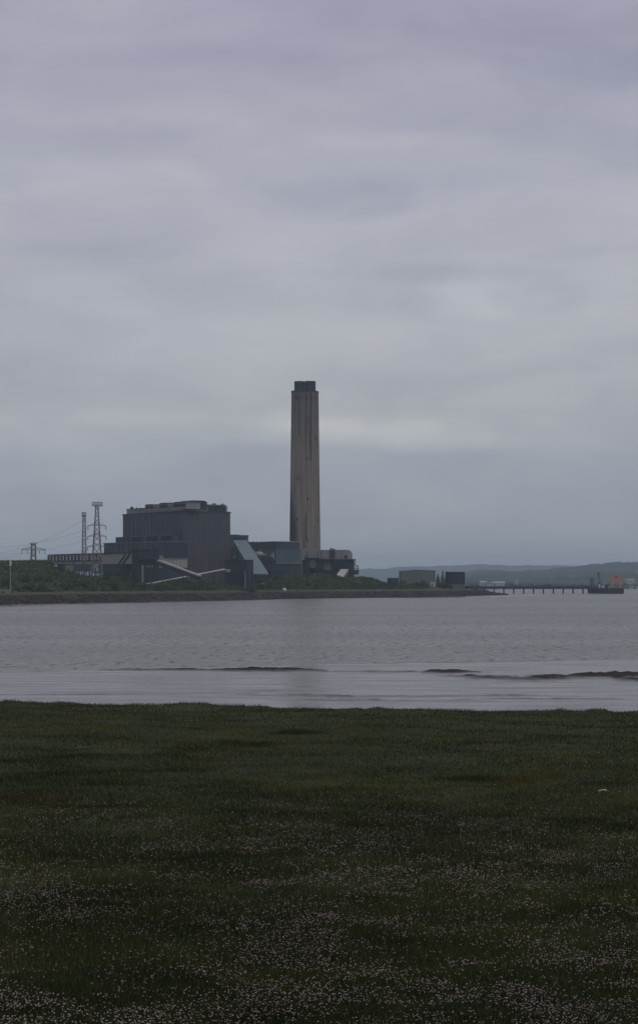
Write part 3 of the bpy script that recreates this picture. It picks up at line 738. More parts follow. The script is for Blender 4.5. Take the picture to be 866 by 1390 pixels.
def simple_hut(px0, px1, py0, py1, Y, label, cat='hut', wall='cream', roof='roofgrey', depth=5, name='hut'):
    f_ = Fr(px0, Y); w_ = f_.a(px1); zr = f_.z(py0); z0_ = f_.z(py1)
    t = thing(name, label, cat, (f_.o.x, f_.o.y, z0_))
    f_.part('wall', M[wall], t, 0, w_, 0, depth, z0_, zr - .35)
    f_.part('roof', M[roof], t, -.3, w_ + .3, -.3, depth + .3, zr - .34, zr)
    f_.part('door', M['slot'], t, w_ * .2, w_ * .2 + min(1.2, w_ * .3), -.08, -.01, z0_ + .1, z0_ + min(2.2, (zr - z0_) * .7))
    return t
simple_hut(90, 99.5, 767, 776, 1480, 'pale blue-grey hut under the left part of the conveyor gallery', wall='palegrey')
simple_hut(128, 133.5, 764.5, 776, 1440, 'small cream hut at the foot of the tall pylon')
simple_hut(131, 180, 765.6, 778, 1466, 'dark low shed beneath the cream panelled end of the gallery', 'shed', 'navy', 'navy2', 8, 'shed')
simple_hut(83, 128, 765.6, 776, 1484, 'grey-blue low shed beneath the bays of the gallery', 'shed', 'bluegrey', 'bluegrey', 6, 'shed')

# --- conveyor transfer towers
f4 = Fr(187, 1350); zb = LH(f4.o.x, f4.o.y) - .5
t = base_thing('transfer_tower', 'dark navy conveyor tower on the left with a pale vertical slot light', 'conveyor tower', f4, zb)
w4 = f4.a(216); b4 = f4.b(178.8)
f4.part('wall', M['navy'], t, 0, w4, 0, b4, zb, f4.z(746.5))
f4.part('roof', M['darksteel'], t, -.3, w4 + .3, -.3, b4 + .3, f4.z(746.5) + .01, f4.z(745.4))
f4.part('recess', M['slot'], t, .8, w4 - 2.6, -.12, -.01, f4.z(766), f4.z(759.5))
f4.part('light_panel', M['palegrey'], t, f4.a(192.2), f4.a(194.4), -.5, -.02, f4.z(791), f4.z(767))
for px in (199, 202.5, 206):
    f4.part('vent', M['palegrey'], t, f4.a(px), f4.a(px + 1.8), -.4, -.13, f4.z(770), f4.z(768))
f4.part('band', M['navy2'], t, .0, w4, -.2, -.01, f4.z(758.5), f4.z(757.6))
mb = MB()
for i in range(1, 7): f4.box(mb, w4 * i / 7 - .1, w4 * i / 7 + .1, -.14, -.005, zb, f4.z(767))
mb.build('cladding_joint', M['darksteel'], t)

f5 = Fr(335, 1420); zb = LH(f5.o.x, f5.o.y) - .5
t = base_thing('transfer_tower', 'dark navy conveyor tower on the right, below the teal sloping gallery', 'conveyor tower', f5, zb)
w5 = f5.a(343.6); b5 = f5.b(305)
b5 = min(b5, 40)
f5.part('wall', M['navy'], t, 0, w5, 0, b5, zb, f5.z(761))
f5.part('roof', M['darksteel'], t, -.3, w5 + .3, -.3, b5 + .3, f5.z(761) + .01, f5.z(760))
f5.part('side_wall', M['navy2'], t, .3, w5 - .05, -.3, -.01, zb, f5.z(761.5))
f5.part('window', M['slot'], t, -.3, -.01, f5.b(331), f5.b(327.5), f5.z(790), f5.z(783))
mb = MB()
q = f5.w(-.6, f5.b(333, -.6), 0); mb.tube((q.x, q.y, zb + .5), (q.x, q.y, f5.z(774.5)), .45, .45, 8); mb.build('downpipe', M['palegrey'], t)
q = f5.w(f5.a(338), -.8, 0); mb = MB(); mb.tube((q.x, q.y, zb + .5), (q.x, q.y, f5.z(775)), .55, .55, 8); mb.build('downpipe', M['bluegrey'], t)
q = f5.w(f5.a(341.5), -.8, 0); mb = MB(); mb.tube((q.x, q.y, zb + .5), (q.x, q.y, f5.z(775)), .45, .45, 8); mb.build('downpipe', M['navy2'], t)
f5.part('control_box', M['cream'], t, -1.6, -.02, f5.b(310.5, -1.6), f5.b(306, -1.6), f5.z(776.5), f5.z(772.5))
mb = MB()
for i in range(1, 8): f5.box(mb, -.15, -.005, b5 * i / 8 - .12, b5 * i / 8 + .12, zb, f5.z(775.5))
f5.box(mb, -.2, -.005, .1, b5, f5.z(775.4), f5.z(774.6)); mb.build('cladding_joint', M['darksteel'], t)

# --- sloping conveyors
def inclined(name, label, p, q, w, h, roofmat, sidemat, legs=0, cat='conveyor', roof_t=.5, roofside=0.0):
    p = Vector(p); q = Vector(q)
    t = thing(name, label, cat, (q.x, q.y, min(q.z, LH(q.x, q.y))))
    dn = Vector((0, 0, h / 2))
    mb = MB(); mb.bar(p - dn - Vector((0, 0, roofside)), q - dn - Vector((0, 0, roofside)), w, h); mb.build('side_wall', M[sidemat], t)
    mb = MB(); k = Vector((0, 0, (roof_t - roofside * 1) / 2)); mb.bar(p + k * 1.0 + Vector((0, 0, .02)), q + k + Vector((0, 0, .02)), w + .5, roof_t + roofside); mb.build('roof', M[roofmat], t)
    d = q - p
    for i in range(legs):
        c = p + d * ((i + .7) / (legs + .4)); z0 = LH(c.x, c.y) - .5
        if c.z - h - z0 > 1.5:
            mb = MB(); lw = .6 if w > 3 else .28; mb.bar((c.x - w * .3, c.y, z0), (c.x - w * .2, c.y, c.z - h), lw); mb.bar((c.x + w * .3, c.y, z0), (c.x + w * .2, c.y, c.z - h), lw); mb.build('leg', M['navy2'], t)
    return t
inclined('conveyor', 'sloping dark conveyor with a pale roof running down from the left tower', P(200.5, 755.2, 1362), P(272, 781.8, 1352), 4.5, 2.4, 'cream', 'navy', 2, roof_t=.4, roofside=.5)
inclined('pipe_conveyor', 'thin cream sloping pipe conveyor climbing from the scrub to the right tower', P(187, 795.6, 1338), P(304.5, 773.2, 1405), 1.6, .35, 'white', 'creamdull', 5, roof_t=.42)
inclined('conveyor', 'short thin cream conveyor in the scrub right of the right tower', P(367, 789, 1545), P(346, 795.6, 1440), 1.8, .4, 'white', 'creamdull', 1, roof_t=.5)
inclined('conveyor', 'broad teal roofed gallery sloping down from the boiler house behind the right tower', P(325.5, 734, 1640), P(354.5, 780, 1470), 10.2, 4.5, 'tealroof', 'navy2', 3, roof_t=.4)
inclined('conveyor', 'short pale sloping shed roof in the scrub right of the chimney', P(468, 773.3, 1730), P(458.6, 786, 1655), 6.0, 2.6, 'cream', 'creamdull', 0, roof_t=.4)
# steel trestle behind the teal gallery
q0 = P(318, 740, 1645)
t = thing('trestle', 'dark latticed steel trestle between boiler house and teal gallery', 'steel frame', (q0.x, q0.y, 12))
for px in (315, 322, 330, 338):
    mb = MB(); a_ = P(px, 0, 1645); mb.bar((a_.x, 1645, 12), (a_.x, 1645, PZ(742 + (px - 315) * .8, 1645)), .9); mb.build('post', M['navy2'], t)
for k, py in enumerate((746, 753, 760, 767)):
    a_ = P(314, py, 1644); b_ = P(334, py, 1644); mb = MB(); mb.bar(a_, b_, .7); mb.build('beam', M['bluegrey' if k == 1 else 'navy2'], t)
for px, py in ((315, 746), (322, 753), (330, 760), (315, 760)):
    mb = MB(); mb.bar(P(px, py, 1643), P(px + 7.5, py + 7, 1643), .5); mb.build('brace', M['navy2'], t)

f6 = Fr(313, 1660)
t = base_thing('bunker_house', 'grey-blue block with a flat pale roof edge against the right of the boiler house', 'building', f6, 10)
f6.part('wall', M['bluegrey'], t, 0, f6.a(337), 0, 14, 10, f6.z(727.6)); f6.part('roof', M['navy2'], t, -.3, f6.a(337.4), -.4, 14.3, f6.z(727.6) + .01, f6.z(726.2))
f6.part('louvre', M['navy'], t, f6.a(316), f6.a(334), -.3, -.02, f6.z(735), f6.z(729.5))
mb = MB(); q = f6.w(5, 5, 0); mb.box(q, U, V, 0, 6, 0, 6, f6.z(726.2) + .01, f6.z(725.3)); mb.build('roof_hatch', M['roofgrey'], t)

# --- precipitator block with teal cladding
f7 = Fr(375, 1660); w7 = f7.a(409)
t = base_thing('precipitator_house', 'teal clad block with a darker upper storey just left of the chimney foot', 'building', f7, 10)
f7.part('wall', M['teal'], t, 0, w7, 0, 26, f7.z(765.5), f7.z(746))
f7.part('upper_storey', M['bluegrey'], t, 1.2, f7.a(407.5), .8, 25, f7.z(746) + .01, f7.z(735.6))
f7.part('roof_edge', M['cream'], t, .8, f7.a(407.8), .3, 25.4, f7.z(735.6) + .01, f7.z(734.6))
f7.part('base_wall', M['navy2'], t, -1.5, w7 + .4, .6, 26, 10, f7.z(765.5) - .01)
mb = MB()
for i in range(1, 8): f7.box(mb, w7 * i / 8 - .1, w7 * i / 8 + .1, .5, .79, f7.z(745.5), f7.z(736.4))
mb.build('rib', M['navy2'], t)
mb = MB()
for i in range(1, 10): f7.box(mb, w7 * i / 10 - .08, w7 * i / 10 + .08, -.12, -.005, f7.z(765.2), f7.z(746.4))
mb.build('cladding_joint', M['bluegrey'], t)
mb = MB(); f7.box(mb, -.2, w7 + .2, -.5, -.13, f7.z(765.3), f7.z(764.4)); mb.build('ledge', M['palegrey'], t)

f8 = Fr(337, 1700); w8 = f8.a(377)
t = base_thing('precipitator_row', 'row of dark rounded precipitator tops with pale sloping ducts left of the teal block', 'industrial plant', f8, 10)
f8.part('casing', M['darksteel'], t, 0, w8, 0, 22, f8.z(748.5), f8.z(737.6))
f8.part('lower_casing', M['cream'], t, 1, w8 - .2, 2, 20, f8.z(757), f8.z(748.5) - .02)
f8.part('base_wall', M['navy2'], t, 1, w8, 2.4, 20, 10, f8.z(757) - .02)
for i in range(7):
    c = f8.w(2.2 + i * (w8 - 3.5) / 6.6, 3, f8.z(737.4)); mb = MB()
    rings = []
    for k in range(5):
        th = k / 4 * math.pi / 2; rings.append([(c.x + 2.0 * math.cos(th) * math.cos(a), c.y + 2.0 * math.cos(th) * math.sin(a), c.z - .2 + 1.7 * math.sin(th)) for a in np.linspace(0, 2 * math.pi, 12, endpoint=False)])
    mb.loops(rings); mb.build('rounded_top', M['darksteel'], t, smooth=True)
for x0, x1, y0, y1, mt in ((352, 358, 753.5, 745.5, 'cream'), (358, 365.5, 754.5, 744.5, 'palegrey'), (364.5, 372.5, 751, 744.5, 'white')):
    mb = MB(); mb.bar(P(x0, y0, 1672), P(x1, y1, 1690), 4.2, 1.4); mb.build('sloping_duct', M[mt], t)
mb = MB(); Yh = 1640
mb.prism([P(349, 755, Yh), P(368.5, 755, Yh), P(373.5, 761, Yh), P(372, 768.5, Yh), P(357.5, 768.5, Yh)], (0, 9, 0)); mb.build('hopper', M['darksteel'], t)
mb = MB(); mb.prism([P(357.5, 768.6, Yh), P(373.8, 768.6, Yh), P(373.8, 780, Yh), P(357.5, 780, Yh)], (0, 8, 0)); mb.build('hopper_base', M['navy2'], t)
mb = MB(); mb.prism([P(342, 748.6, 1680), P(351, 748.6, 1680), P(351, 756, 1680), P(346, 756, 1680)], (0, 6, 0)); mb.build('side_panel', M['cream'], t)
mb = MB(); mb.prism([P(365, 755, 1662), P(375, 747, 1662), P(374.8, 766, 1662), P(372, 762, 1662)], (0, 4, 0)); mb.build('side_panel', M['palegrey'], t)
mb = MB(); mb.bar(P(351, 755.5, 1636), P(351, 749, 1636), .35); mb.build('mast', M['darksteel'], t)
simple_hut(367, 386.5, 775.6, 789, 1570, 'small dark windowless block in the scrub below the teal block', 'building', 'navy', 'darksteel', 9, 'pump_house')

# --- chimney: concrete windshield round four dark flues
CX, CY = PX(414, 1863), 1863.0; zb = 14.0; ztop = PZ(531, CY); zf = PZ(518.3, CY)
t = thing('chimney', 'very tall tan concrete power station chimney with four dark flues at its top', 'chimney', (CX, CY, zb))
def shaft_ring(z):
    """rounded-square plan with narrow recesses where the four shells meet"""
    k = (z - zb) / (ztop - zb); rad = 13.5 + (11.55 - 13.5) * k; out = []
    n = 96; gd_ = .9 * float(sstep(.30, .62, np.array(k)))
    for i in range(n):
        th = 2 * math.pi * i / n; c, s = math.cos(th + .32), math.sin(th + .32)
        r = rad / ((abs(c) ** 3.2 + abs(s) ** 3.2) ** (1 / 3.2)) * .965
        groove = 0
        for g in range(8):
            g0 = math.pi / 8 + g * math.pi / 4; dd = abs((th + .32 - g0 + math.pi) % (2 * math.pi) - math.pi)
            if dd < .055: groove = 1
        out.append((CX + (r - groove * gd_) * math.cos(th), CY + (r - groove * gd_) * math.sin(th), z))
    return out
mb = MB(); mb.loops([shaft_ring(z) for z in np.linspace(zb, ztop, 40)]); sh = mb.build('windshield', M['chimney'], t)
for sx in (-1, 1):
    for sy in (-1, 1):
        a = .32 * 0; cx = CX + sx * 4.75 + sy * .15; cy = CY + sy * 4.95
        top = zf + (.15 if sx > 0 else 0)
        mb = MB(); rings = [[(cx + r * math.cos(th), cy + r * math.sin(th), z) for th in np.linspace(0, 2 * math.pi, 28, endpoint=False)] for r, z in ((4.55, ztop - 6), (4.55, top - 1.2), (4.68, top - 1.1), (4.68, top), (3.9, top), (3.9, ztop - 2))]
        mb.loops(rings); fl = mb.build('flue', M['fluedark'], t, smooth=False)
mb = MB(); rings = [[(p[0] + (p[0] - CX) * k, p[1] + (p[1] - CY) * k, z) for p in shaft_ring(ztop)] for k, z in ((.015, ztop - 1.4), (.015, ztop + .1), (-.08, ztop + .1), (-.08, ztop - 1.4))]
mb.loops(rings, False); mb.build('rim', M['darksteel'], t)
def ray_r(z, px):       # point of the shaft's near face in that column
    r_ = [p for p in shaft_ring(z) if p[1] < CY]; xt = PX(px, CY - 12); r_.sort(key=lambda p: p[0])
    return xt, float(np.interp(xt, [p[0] for p in r_], [p[1] for p in r_]))
def ch_window(px, py, w=1.1, h=2.6, name='window'):
    z = PZ(py, CY); x, y = ray_r(z, px); mb = MB(); mb.box((x, y, 0), Vector((1, 0, 0)), Vector((0, 1, 0)), -w / 2, w / 2, -.5, 2.5, z - h / 2, z + h / 2); mb.build(name, M['slot'], t)
for px in (401, 403.6, 410.2, 417.3, 423.3, 428): ch_window(px, 541, 1.0, 3.0, 'vent_slot')
for px, py in ((417.2, 569), (402.3, 597), (428.3, 596.5), (417.8, 623), (404, 650), (417.6, 678), (403.4, 705.5), (430.8, 705.5), (417.2, 733)): ch_window(px, py)
for px, y0, y1, w in ((415.5, 697, 732, .9), (405.8, 533, 592, 1.0), (421.8, 533, 626, 1.3)):  # dark bars; the upper two draw the shadow lines of the recesses
    mb = MB()
    for i in range(8):
        ya, yb_ = y0 + (y1 - y0) * i / 8, y0 + (y1 - y0) * (i + 1) / 8; p0 = ray_r(PZ(ya, CY), px); p1 = ray_r(PZ(yb_, CY), px)
        mb.bar((p0[0], p0[1] - .1, PZ(ya, CY)), (p1[0], p1[1] - .1, PZ(yb_, CY)), w, .5, Vector((0, 1, 0)))
    mb.build('dark_bar', M['darksteel'], t)

# --- flue gas plant right of the chimney
f9 = Fr(409.5, 1790)
t = base_thing('flue_gas_plant', 'pale rounded flue duct on dark steelwork to the right of the chimney foot', 'industrial plant', f9, 12)
Y9 = 1800
def fbox(name, mat, x0, x1, y0, y1, Y=Y9, dp=12, parent=None, roof=None):
    mb = MB(); mb.prism([P(x0, y1, Y), P(x1, y1, Y), P(x1, y0, Y), P(x0, y0, Y)], (0, dp, 0)); return mb.build(name, M[mat], parent or t)
fbox('panel_wall', 'palegrey', 411, 433, 745, 757, 1795, 16)
fbox('panel_wall', 'creamdull', 409.5, 413.5, 752, 760, 1794, 10)
# horizontal duct with a rounded right end
pts = [P(433, 746.5, Y9), P(472, 746.5, Y9)]
for k in range(1, 7):
    th = k / 6 * math.pi / 2; pts.append(P(472 + 6.2 * math.sin(th), 746.5 + 6.5 * (1 - math.cos(th)), Y9))
pts += [P(478.2, 758.8, Y9), P(433, 758.8, Y9)]
mb = MB(); mb.prism(pts, (0, 11, 0)); du = mb.build('duct', M['palegrey'], t)
mb = MB()
for px in np.arange(436, 472, 3.1): mb.prism([P(px, 746.2, Y9), P(px + .45, 746.2, Y9), P(px + .45, 758.9, Y9), P(px, 758.9, Y9)], (0, -.35, 0))
mb.build('stiffener', M['creamdull'], du)
fbox('duct_hatch', 'slot', 467.5, 471.5, 754, 758, Y9 - .5, .4, du)
fbox('platform', 'darksteel', 432, 483, 759.0, 760.4, Y9 - 3, 15)
fbox('tower_frame', 'darksteel', 449.5, 450.3, 744.5, 775, Y9 - 2, .6)
fbox('tower_frame', 'darksteel', 453, 453.8, 746, 775, Y9 - 2, .6)
for py in (745, 748.5, 751.5, 755): fbox('tower_deck', 'darksteel', 447.5, 455, py, py + 1.1, Y9 - 2.2, 1.2)
fbox('tower_head', 'navy', 448.3, 451.2, 744.2, 746.2, Y9 - 2, 2)
fbox('back_casing', 'bluegrey', 410, 481, 759.2, 785, 1812, 8)
fbox('cream_casing', 'creamdull', 439.5, 451, 761, 774, Y9 + 2, 8)
fbox('steel_bay', 'darksteel', 411, 419.5, 755, 777, Y9 - 2, 6)
fbox('steel_bay', 'navy', 430, 438.5, 760.5, 776, Y9, 6)
fbox('cream_box', 'palegrey', 420.3, 428.6, 760.5, 770.5, Y9 - 2, 5)
fbox('steel_bay', 'navy', 455, 480, 761, 777, Y9 + 3, 6)
for px in (411, 414.8, 419.6, 429.2, 433, 438.8, 452.2, 458, 464, 470, 476.5, 482):
    fbox('column', 'darksteel', px, px + .9, 757 if px < 440 else 759.5, 779, Y9 - 3, .7)
for px in (455, 461, 467, 473):
    mb = MB(); mb.bar(P(px, 761, Y9 - 3), P(px + 6, 772, Y9 - 3), .45); mb.build('brace', M['bluegrey'], t)
for py in (765.5, 771): fbox('beam', 'bluegrey' if py < 768 else 'darksteel', 453, 483, py, py + .7, Y9 - 3.4, .35)
for a_, b_ in (((420.5, 761), (428.5, 770)), ((428.5, 761), (420.5, 770))):
    mb = MB(); mb.bar(P(*a_, Y9 - 2.6), P(*b_, Y9 - 2.6), .4); mb.build('brace', M['darksteel'], t)
fbox('beam', 'darksteel', 411, 439, 770.8, 771.8, Y9 - 3.4, .35); fbox('beam', 'darksteel', 419.5, 433, 757.4, 759, Y9 - 3.4, .6)
for px in (415.5, 417.5, 431, 435): fbox('pipe', 'darksteel', px, px + .7, 748, 760, 1792, .6)
mb = MB(); mb.tube(P(485.6, 776, Y9), P(485.6, 767.5, Y9), .5, .5, 8); mb.build('pipe', M['darksteel'], t)
mb = MB(); mb.bar(P(483, 768, Y9), P(486.8, 768, Y9), .5); mb.bar(P(483, 772, Y9), P(486.8, 772, Y9), .5); mb.build('pipe_bracket', M['darksteel'], t)
q = P(412, 0, 1770)
simple_hut(477, 487, 774, 780, 1760, 'dark low hut at the right end of the steelwork', 'hut', 'navy', 'darksteel', 5)

# --- sheds near the point
f10 = Fr(545, 1760); zb = 4
t = base_thing('shed', 'large plain beige flat-roofed shed near the point', 'shed', f10, zb)
w10 = f10.a(591); b10 = f10.b(541.4)
mb = MB(); o_ = f10
g = [(0, f10.z(776.2)), (w10 * .42, f10.z(774.3)), (w10, f10.z(775.2))]
mb.prism([f10.w(0, 0, zb)] + [f10.w(a, 0, z) for a, z in g] + [f10.w(w10, 0, zb)], V * b10); mb.build('wall', M['beige'], t)
mb = MB(); mb.prism([f10.w(a, -.3, z + .02) for a, z in g] + [f10.w(a, -.3, z + .6) for a, z in g[::-1]], V * (b10 + .6)); mb.build('roof', M['roofgrey'], t)
f10.part('door', M['creamdull'], t, w10 * .78, w10 * .95, -.15, -.01, f10.z(797), f10.z(789))
simple_hut(584, 591.5, 789.5, 797, 1725, 'small pale hut in front of the right end of the beige shed', 'hut', 'cream', 'palegrey', 5)
simple_hut(531.5, 541, 784.6, 793, 1790, 'small grey flat hut just left of the beige shed', 'hut', 'navy2', 'bluegrey', 6)
f11 = Fr(608, 1790)
t = base_thing('slatted_shed', 'dark navy shed of upright slats right of the conifers', 'shed', f11, 4)
w11 = f11.a(630.6)
f11.part('wall', M['navy'], t, 0, w11, 0, 3.6, f11.z(793), f11.z(777))
f11.part('base_wall', M['concrete'], t, -.1, w11 + .1, -.2, 3.8, 4, f11.z(793) - .01)
mb = MB()
for i in range(13): f11.box(mb, .2 + i * (w11 - .6) / 12, .6 + i * (w11 - .6) / 12, -.5, -.02, f11.z(792.8), f11.z(776.2))
mb.build('slats', M['darksteel'], t)
f11.part('roof', M['darksteel'], t, -.2, w11 + .2, -.2, 3.8, f11.z(777) + .01, f11.z(776.4))
f11.part('corner_post', M['creamdull'], t, f11.a(628.6), f11.a(629.6), -.9, -.51, f11.z(797), f11.z(793))
simple_hut(634, 641, 795.8, 800, 1800, 'tiny dark hut on the point right of the slatted shed', 'hut', 'navy2', 'darksteel', 5)

# --- left lamp post and wall
x, y = PX(14.2, 1095), 1095; z = LH(x, y)
t = thing('lamp_post', 'pale tall lamp post on the far bank at the left edge', 'lamp post', (x, y, z))
mb = MB(); mb.tube((x, y, z - .5), (x, y, PZ(762.5, y)), .42, .26, 10); mb.build('pole', M['palegrey'], t)
mb = MB(); mb.tube((x, y, PZ(768, y)), (x, y, PZ(761, y)), .62, .55, 12); mb.build('lamp_head', M['lampglass'], t)
mb = MB(); mb.tube((x, y, z - .5), (x, y, z + .9), .75, .75, 12); mb.build('base', M['concrete'], t)
x0, x1 = PX(-24, 1090), PX(13, 1090); z = PZ(807, 1090)
t = thing('wall', 'low pale concrete wall beside the lamp post on the far bank', 'wall', (x1, 1090, z))
mb = MB(); mb.box((0, 1090, 0), Vector((1, 0, 0)), Vector((0, 1, 0)), x0, x1, 0, 1.2, z - 2, PZ(801.8, 1090)); mb.build('wall_face', M['palegrey'], t)
mb = MB(); mb.box((0, 1090, 0), Vector((1, 0, 0)), Vector((0, 1, 0)), x0 - .1, x1 + .1, -.15, 1.35, PZ(801.8, 1090) + .01, PZ(801.1, 1090)); mb.build('coping', M['cream'], t)
q = P(386, 800.3, 1450)
t = thing('tank', 'small white rounded tank at the top of the far bank below the teal block', 'tank', (q.x, q.y, q.z - 1))
rings = [[(q.x + 1.5 * math.cos(th) * c, q.y + 1.5 * math.sin(th) * c, q.z - .9 + 2.0 * s) for th in np.linspace(0, 6.283, 14, endpoint=False)] for c, s in ((1, -.4), (1, .1), (.85, .55), (.5, .85), (.1, 1))]
mb = MB(); mb.loops(rings); mb.build('shell', M['white'], t, smooth=True)
mb = MB(); mb.tube((q.x, q.y, q.z + .9), (q.x, q.y, q.z + 1.4), .25, .25, 8); mb.build('lid', M['palegrey'], t)

# ------------------------------------------------------------------ pylons
def lattice(mb, cx, cy, z0, z1, w0, w1, n, th=.26, hth=.16):
    def c(z, i):
        k = (z - z0) / (z1 - z0); w = (w0 + (w1 - w0) * k) / 2; sx, sy = ((-1, -1), (1, -1), (1, 1), (-1, 1))[i % 4]
        return Vector((cx + sx * w, cy + sy * w, z))
    for i in range(4): mb.bar(c(z0, i), c(z1, i), th)
    zs = [z0 + (z1 - z0) * (1 - (1 - k / n) ** 1.25) for k in range(n + 1)]
    for j in range(n):
        for i in range(4):
            mb.bar(c(zs[j], i), c(zs[j + 1], i + 1), hth); mb.bar(c(zs[j], i + 1), c(zs[j + 1], i), hth)
            if j % 2 == 0: mb.bar(c(zs[j], i), c(zs[j], i + 1), hth)
def insulator(root, p, ln=3.2):
    mb = MB(); mb.tube(p, (p[0], p[1], p[2] - ln), .16, .16, 6)
    for k in range(4): mb.tube((p[0], p[1], p[2] - .5 - k * ln / 4.5), (p[0], p[1], p[2] - .75 - k * ln / 4.5), .34, .34, 8)
    mb.build('insulator', M['darksteel'], root)
Yp = 1425; x = PX(131.6, Yp); zg_ = LH(x, Yp) - .5
t = thing('pylon', 'tallest lattice pylon with three pairs of arms and a lamp crown', 'pylon', (x, Yp, zg_), 'pylons')
zt1 = PZ(686, Yp); zk = PZ(722, Yp)
mb = MB(); lattice(mb, x, Yp, zg_, zk, PX(138.5, Yp) - PX(123.5, Yp), 3.6, 7, .42, .24); lattice(mb, x, Yp, zk, zt1, 3.6, 1.7, 7, .34, .2); mb.build('tower', M['steel'], t)
for py, hw in ((713, 12.6), (727.3, 12.8), (741.5, 13.4)):
    z = PZ(py, Yp); hwm = hw * Yp / F; k = M['steel']
    for s in (-1, 1):
        mb = MB()
        for oy in (-1, 1): mb.bar((x + s * .8, Yp + oy, z + 1.4), (x + s * hwm, Yp, z - .5), .26); mb.bar((x + s * .8, Yp + oy, z), (x + s * hwm, Yp, z - .6), .26)
        for q in (.3, .55, .8): mb.bar((x + s * hwm * q, Yp, z + 1.4 - 1.9 * q), (x + s * hwm * q, Yp, z - .5 * q), .16)
        a = mb.build('arm', k, t); insulator(a, (x + s * (hwm - .2), Yp, z - .5), 2.4)
def crown(px_c, hw, py, Y, n, root):
    z = PZ(py, Y); h = hw * Y / F; xc = PX(px_c, Y); mb = MB()
    for dz in (0, 1.7):
        for oy in (-1.4, 1.4): mb.bar((xc - h, Y + oy, z + dz), (xc + h, Y + oy, z + dz), .22)
        for s in (-1, 1): mb.bar((xc + s * h, Y - 1.4, z + dz), (xc + s * h, Y + 1.4, z + dz), .22)
    for k in range(n + 1):
        q = xc - h + 2 * h * k / n; mb.bar((q, Y - 1.4, z), (q, Y - 1.4, z + 1.7), .18)
    for s in (-1, 1): mb.bar((xc, Y, z - 2.4), (xc + s * h * .8, Y, z), .22)
    c = mb.build('crown_platform', M['steel'], root)
    for k in range(n):
        for dz in (.2, 1.9):
            q = xc - h + 2 * h * (k + .5) / n; m2 = MB(); m2.box((q, Y - 1.9, 0), Vector((1, 0, 0)), Vector((0, 1, 0)), -.42, .42, -.3, .3, z + dz, z + dz + .75); m2.build('floodlight', M['darksteel'], c)
crown(132.4, 7.2, 686.6, Yp, 5, t)
Yp2 = 1520; x2 = PX(114.2, Yp2); zg2 = LH(x2, Yp2) - .5
t = thing('lighting_mast', 'slender straight lattice mast with a small lamp crown, left of the tallest pylon', 'mast', (x2, Yp2, zg2), 'pylons')
mb = MB(); lattice(mb, x2, Yp2, zg2, PZ(700.5, Yp2), 3.4, 1.7, 16, .38, .22); mb.build('tower', M['steel'], t); crown(114.2, 3.0, 700.5, Yp2, 3, t)
Yp3 = 1750; x3 = PX(45.4, Yp3)
t = thing('pylon', 'short squat pylon with one pair of wide arms at the far left above the embankment', 'pylon', (x3, Yp3, 14), 'pylons')
mb = MB(); lattice(mb, x3, Yp3, 14, PZ(737.5, Yp3), 5.2, 3.0, 6, .55, .35); mb.build('tower', M['steel'], t)
for s in (-1, 1):
    z = PZ(746, Yp3); h = 16.3 * Yp3 / F; mb = MB()
    for oy in (-1.2, 1.2): mb.bar((x3 + s * 1.6, Yp3 + oy, z + 2.0), (x3 + s * h, Yp3, z), .4); mb.bar((x3 + s * 1.6, Yp3 + oy, z), (x3 + s * h, Yp3, z - .3), .4)
    for q in (.35, .6, .8): mb.bar((x3 + s * h * q, Yp3, z + 1.9 * (1 - q)), (x3 + s * h * q, Yp3, z - .2), .25)
    a = mb.build('arm', M['steel'], t); insulator(a, (x3 + s * (h - .4), Yp3, z - .2), 3.6); insulator(a, (x3 + s * h * .5, Yp3, z - .2), 3.6)
for s in (-1, 0, 1):
    mb = MB(); mb.bar((x3 + s * 2.4, Yp3, PZ(737.5, Yp3) - .2), (x3 + s * 2.4, Yp3, PZ(735.8, Yp3)), .45); mb.build('peak', M['steel'], t)
mb = MB(); mb.bar((x3 - 3, Yp3, PZ(738, Yp3)), (x3 + 3, Yp3, PZ(738, Yp3)), .5); mb.build('top_beam', M['steel'], t)
# power lines
def wire(p, q, sag, label, r=.055):
    p = Vector(p); q = Vector(q); mb = MB(); n = 18; pr = None
    for i in range(n + 1):
        s = i / n; c = p.lerp(q, s) - Vector((0, 0, sag * 4 * s * (1 - s)))
        if pr: mb.tube(pr, c, r, r, 5, False)
        pr = c
    o = mb.build('power_line', M['wire'], None, loc=p); tag(o, label, 'power line', 'power lines left of the pylons'); return o
A1 = lambda py, s: (x + s * 12.6 * Yp / F, Yp, PZ(py, Yp) - 2.6)
x = PX(131.6, Yp)
for py, y0, lab in ((713, 735, 'topmost faint power line rising to the tallest pylon'), (727.3, 741.5, 'second faint power line, to the middle arm of the tallest pylon'), (741.5, 748, 'third faint power line, to the lowest arm of the tallest pylon')):
    wire(P(-60, y0 + 4, 1900), A1(py, -1), 7, lab)
wire(P(-60, 751, 1960), (PX(113, Yp2), Yp2, PZ(706, Yp2)), 10, 'faint power line sagging from the slender mast')
wire((x3 + 15.9 * Yp3 / F, Yp3, PZ(747, Yp3) - 3.6), A1(741.5, -1), 8, 'power line from the squat pylon to the tallest pylon', .06)
wire((x3 - 15.9 * Yp3 / F, Yp3, PZ(747, Yp3) - 3.6), P(-80, 749, 1990), 5, 'power line leaving the squat pylon on the left', .06)

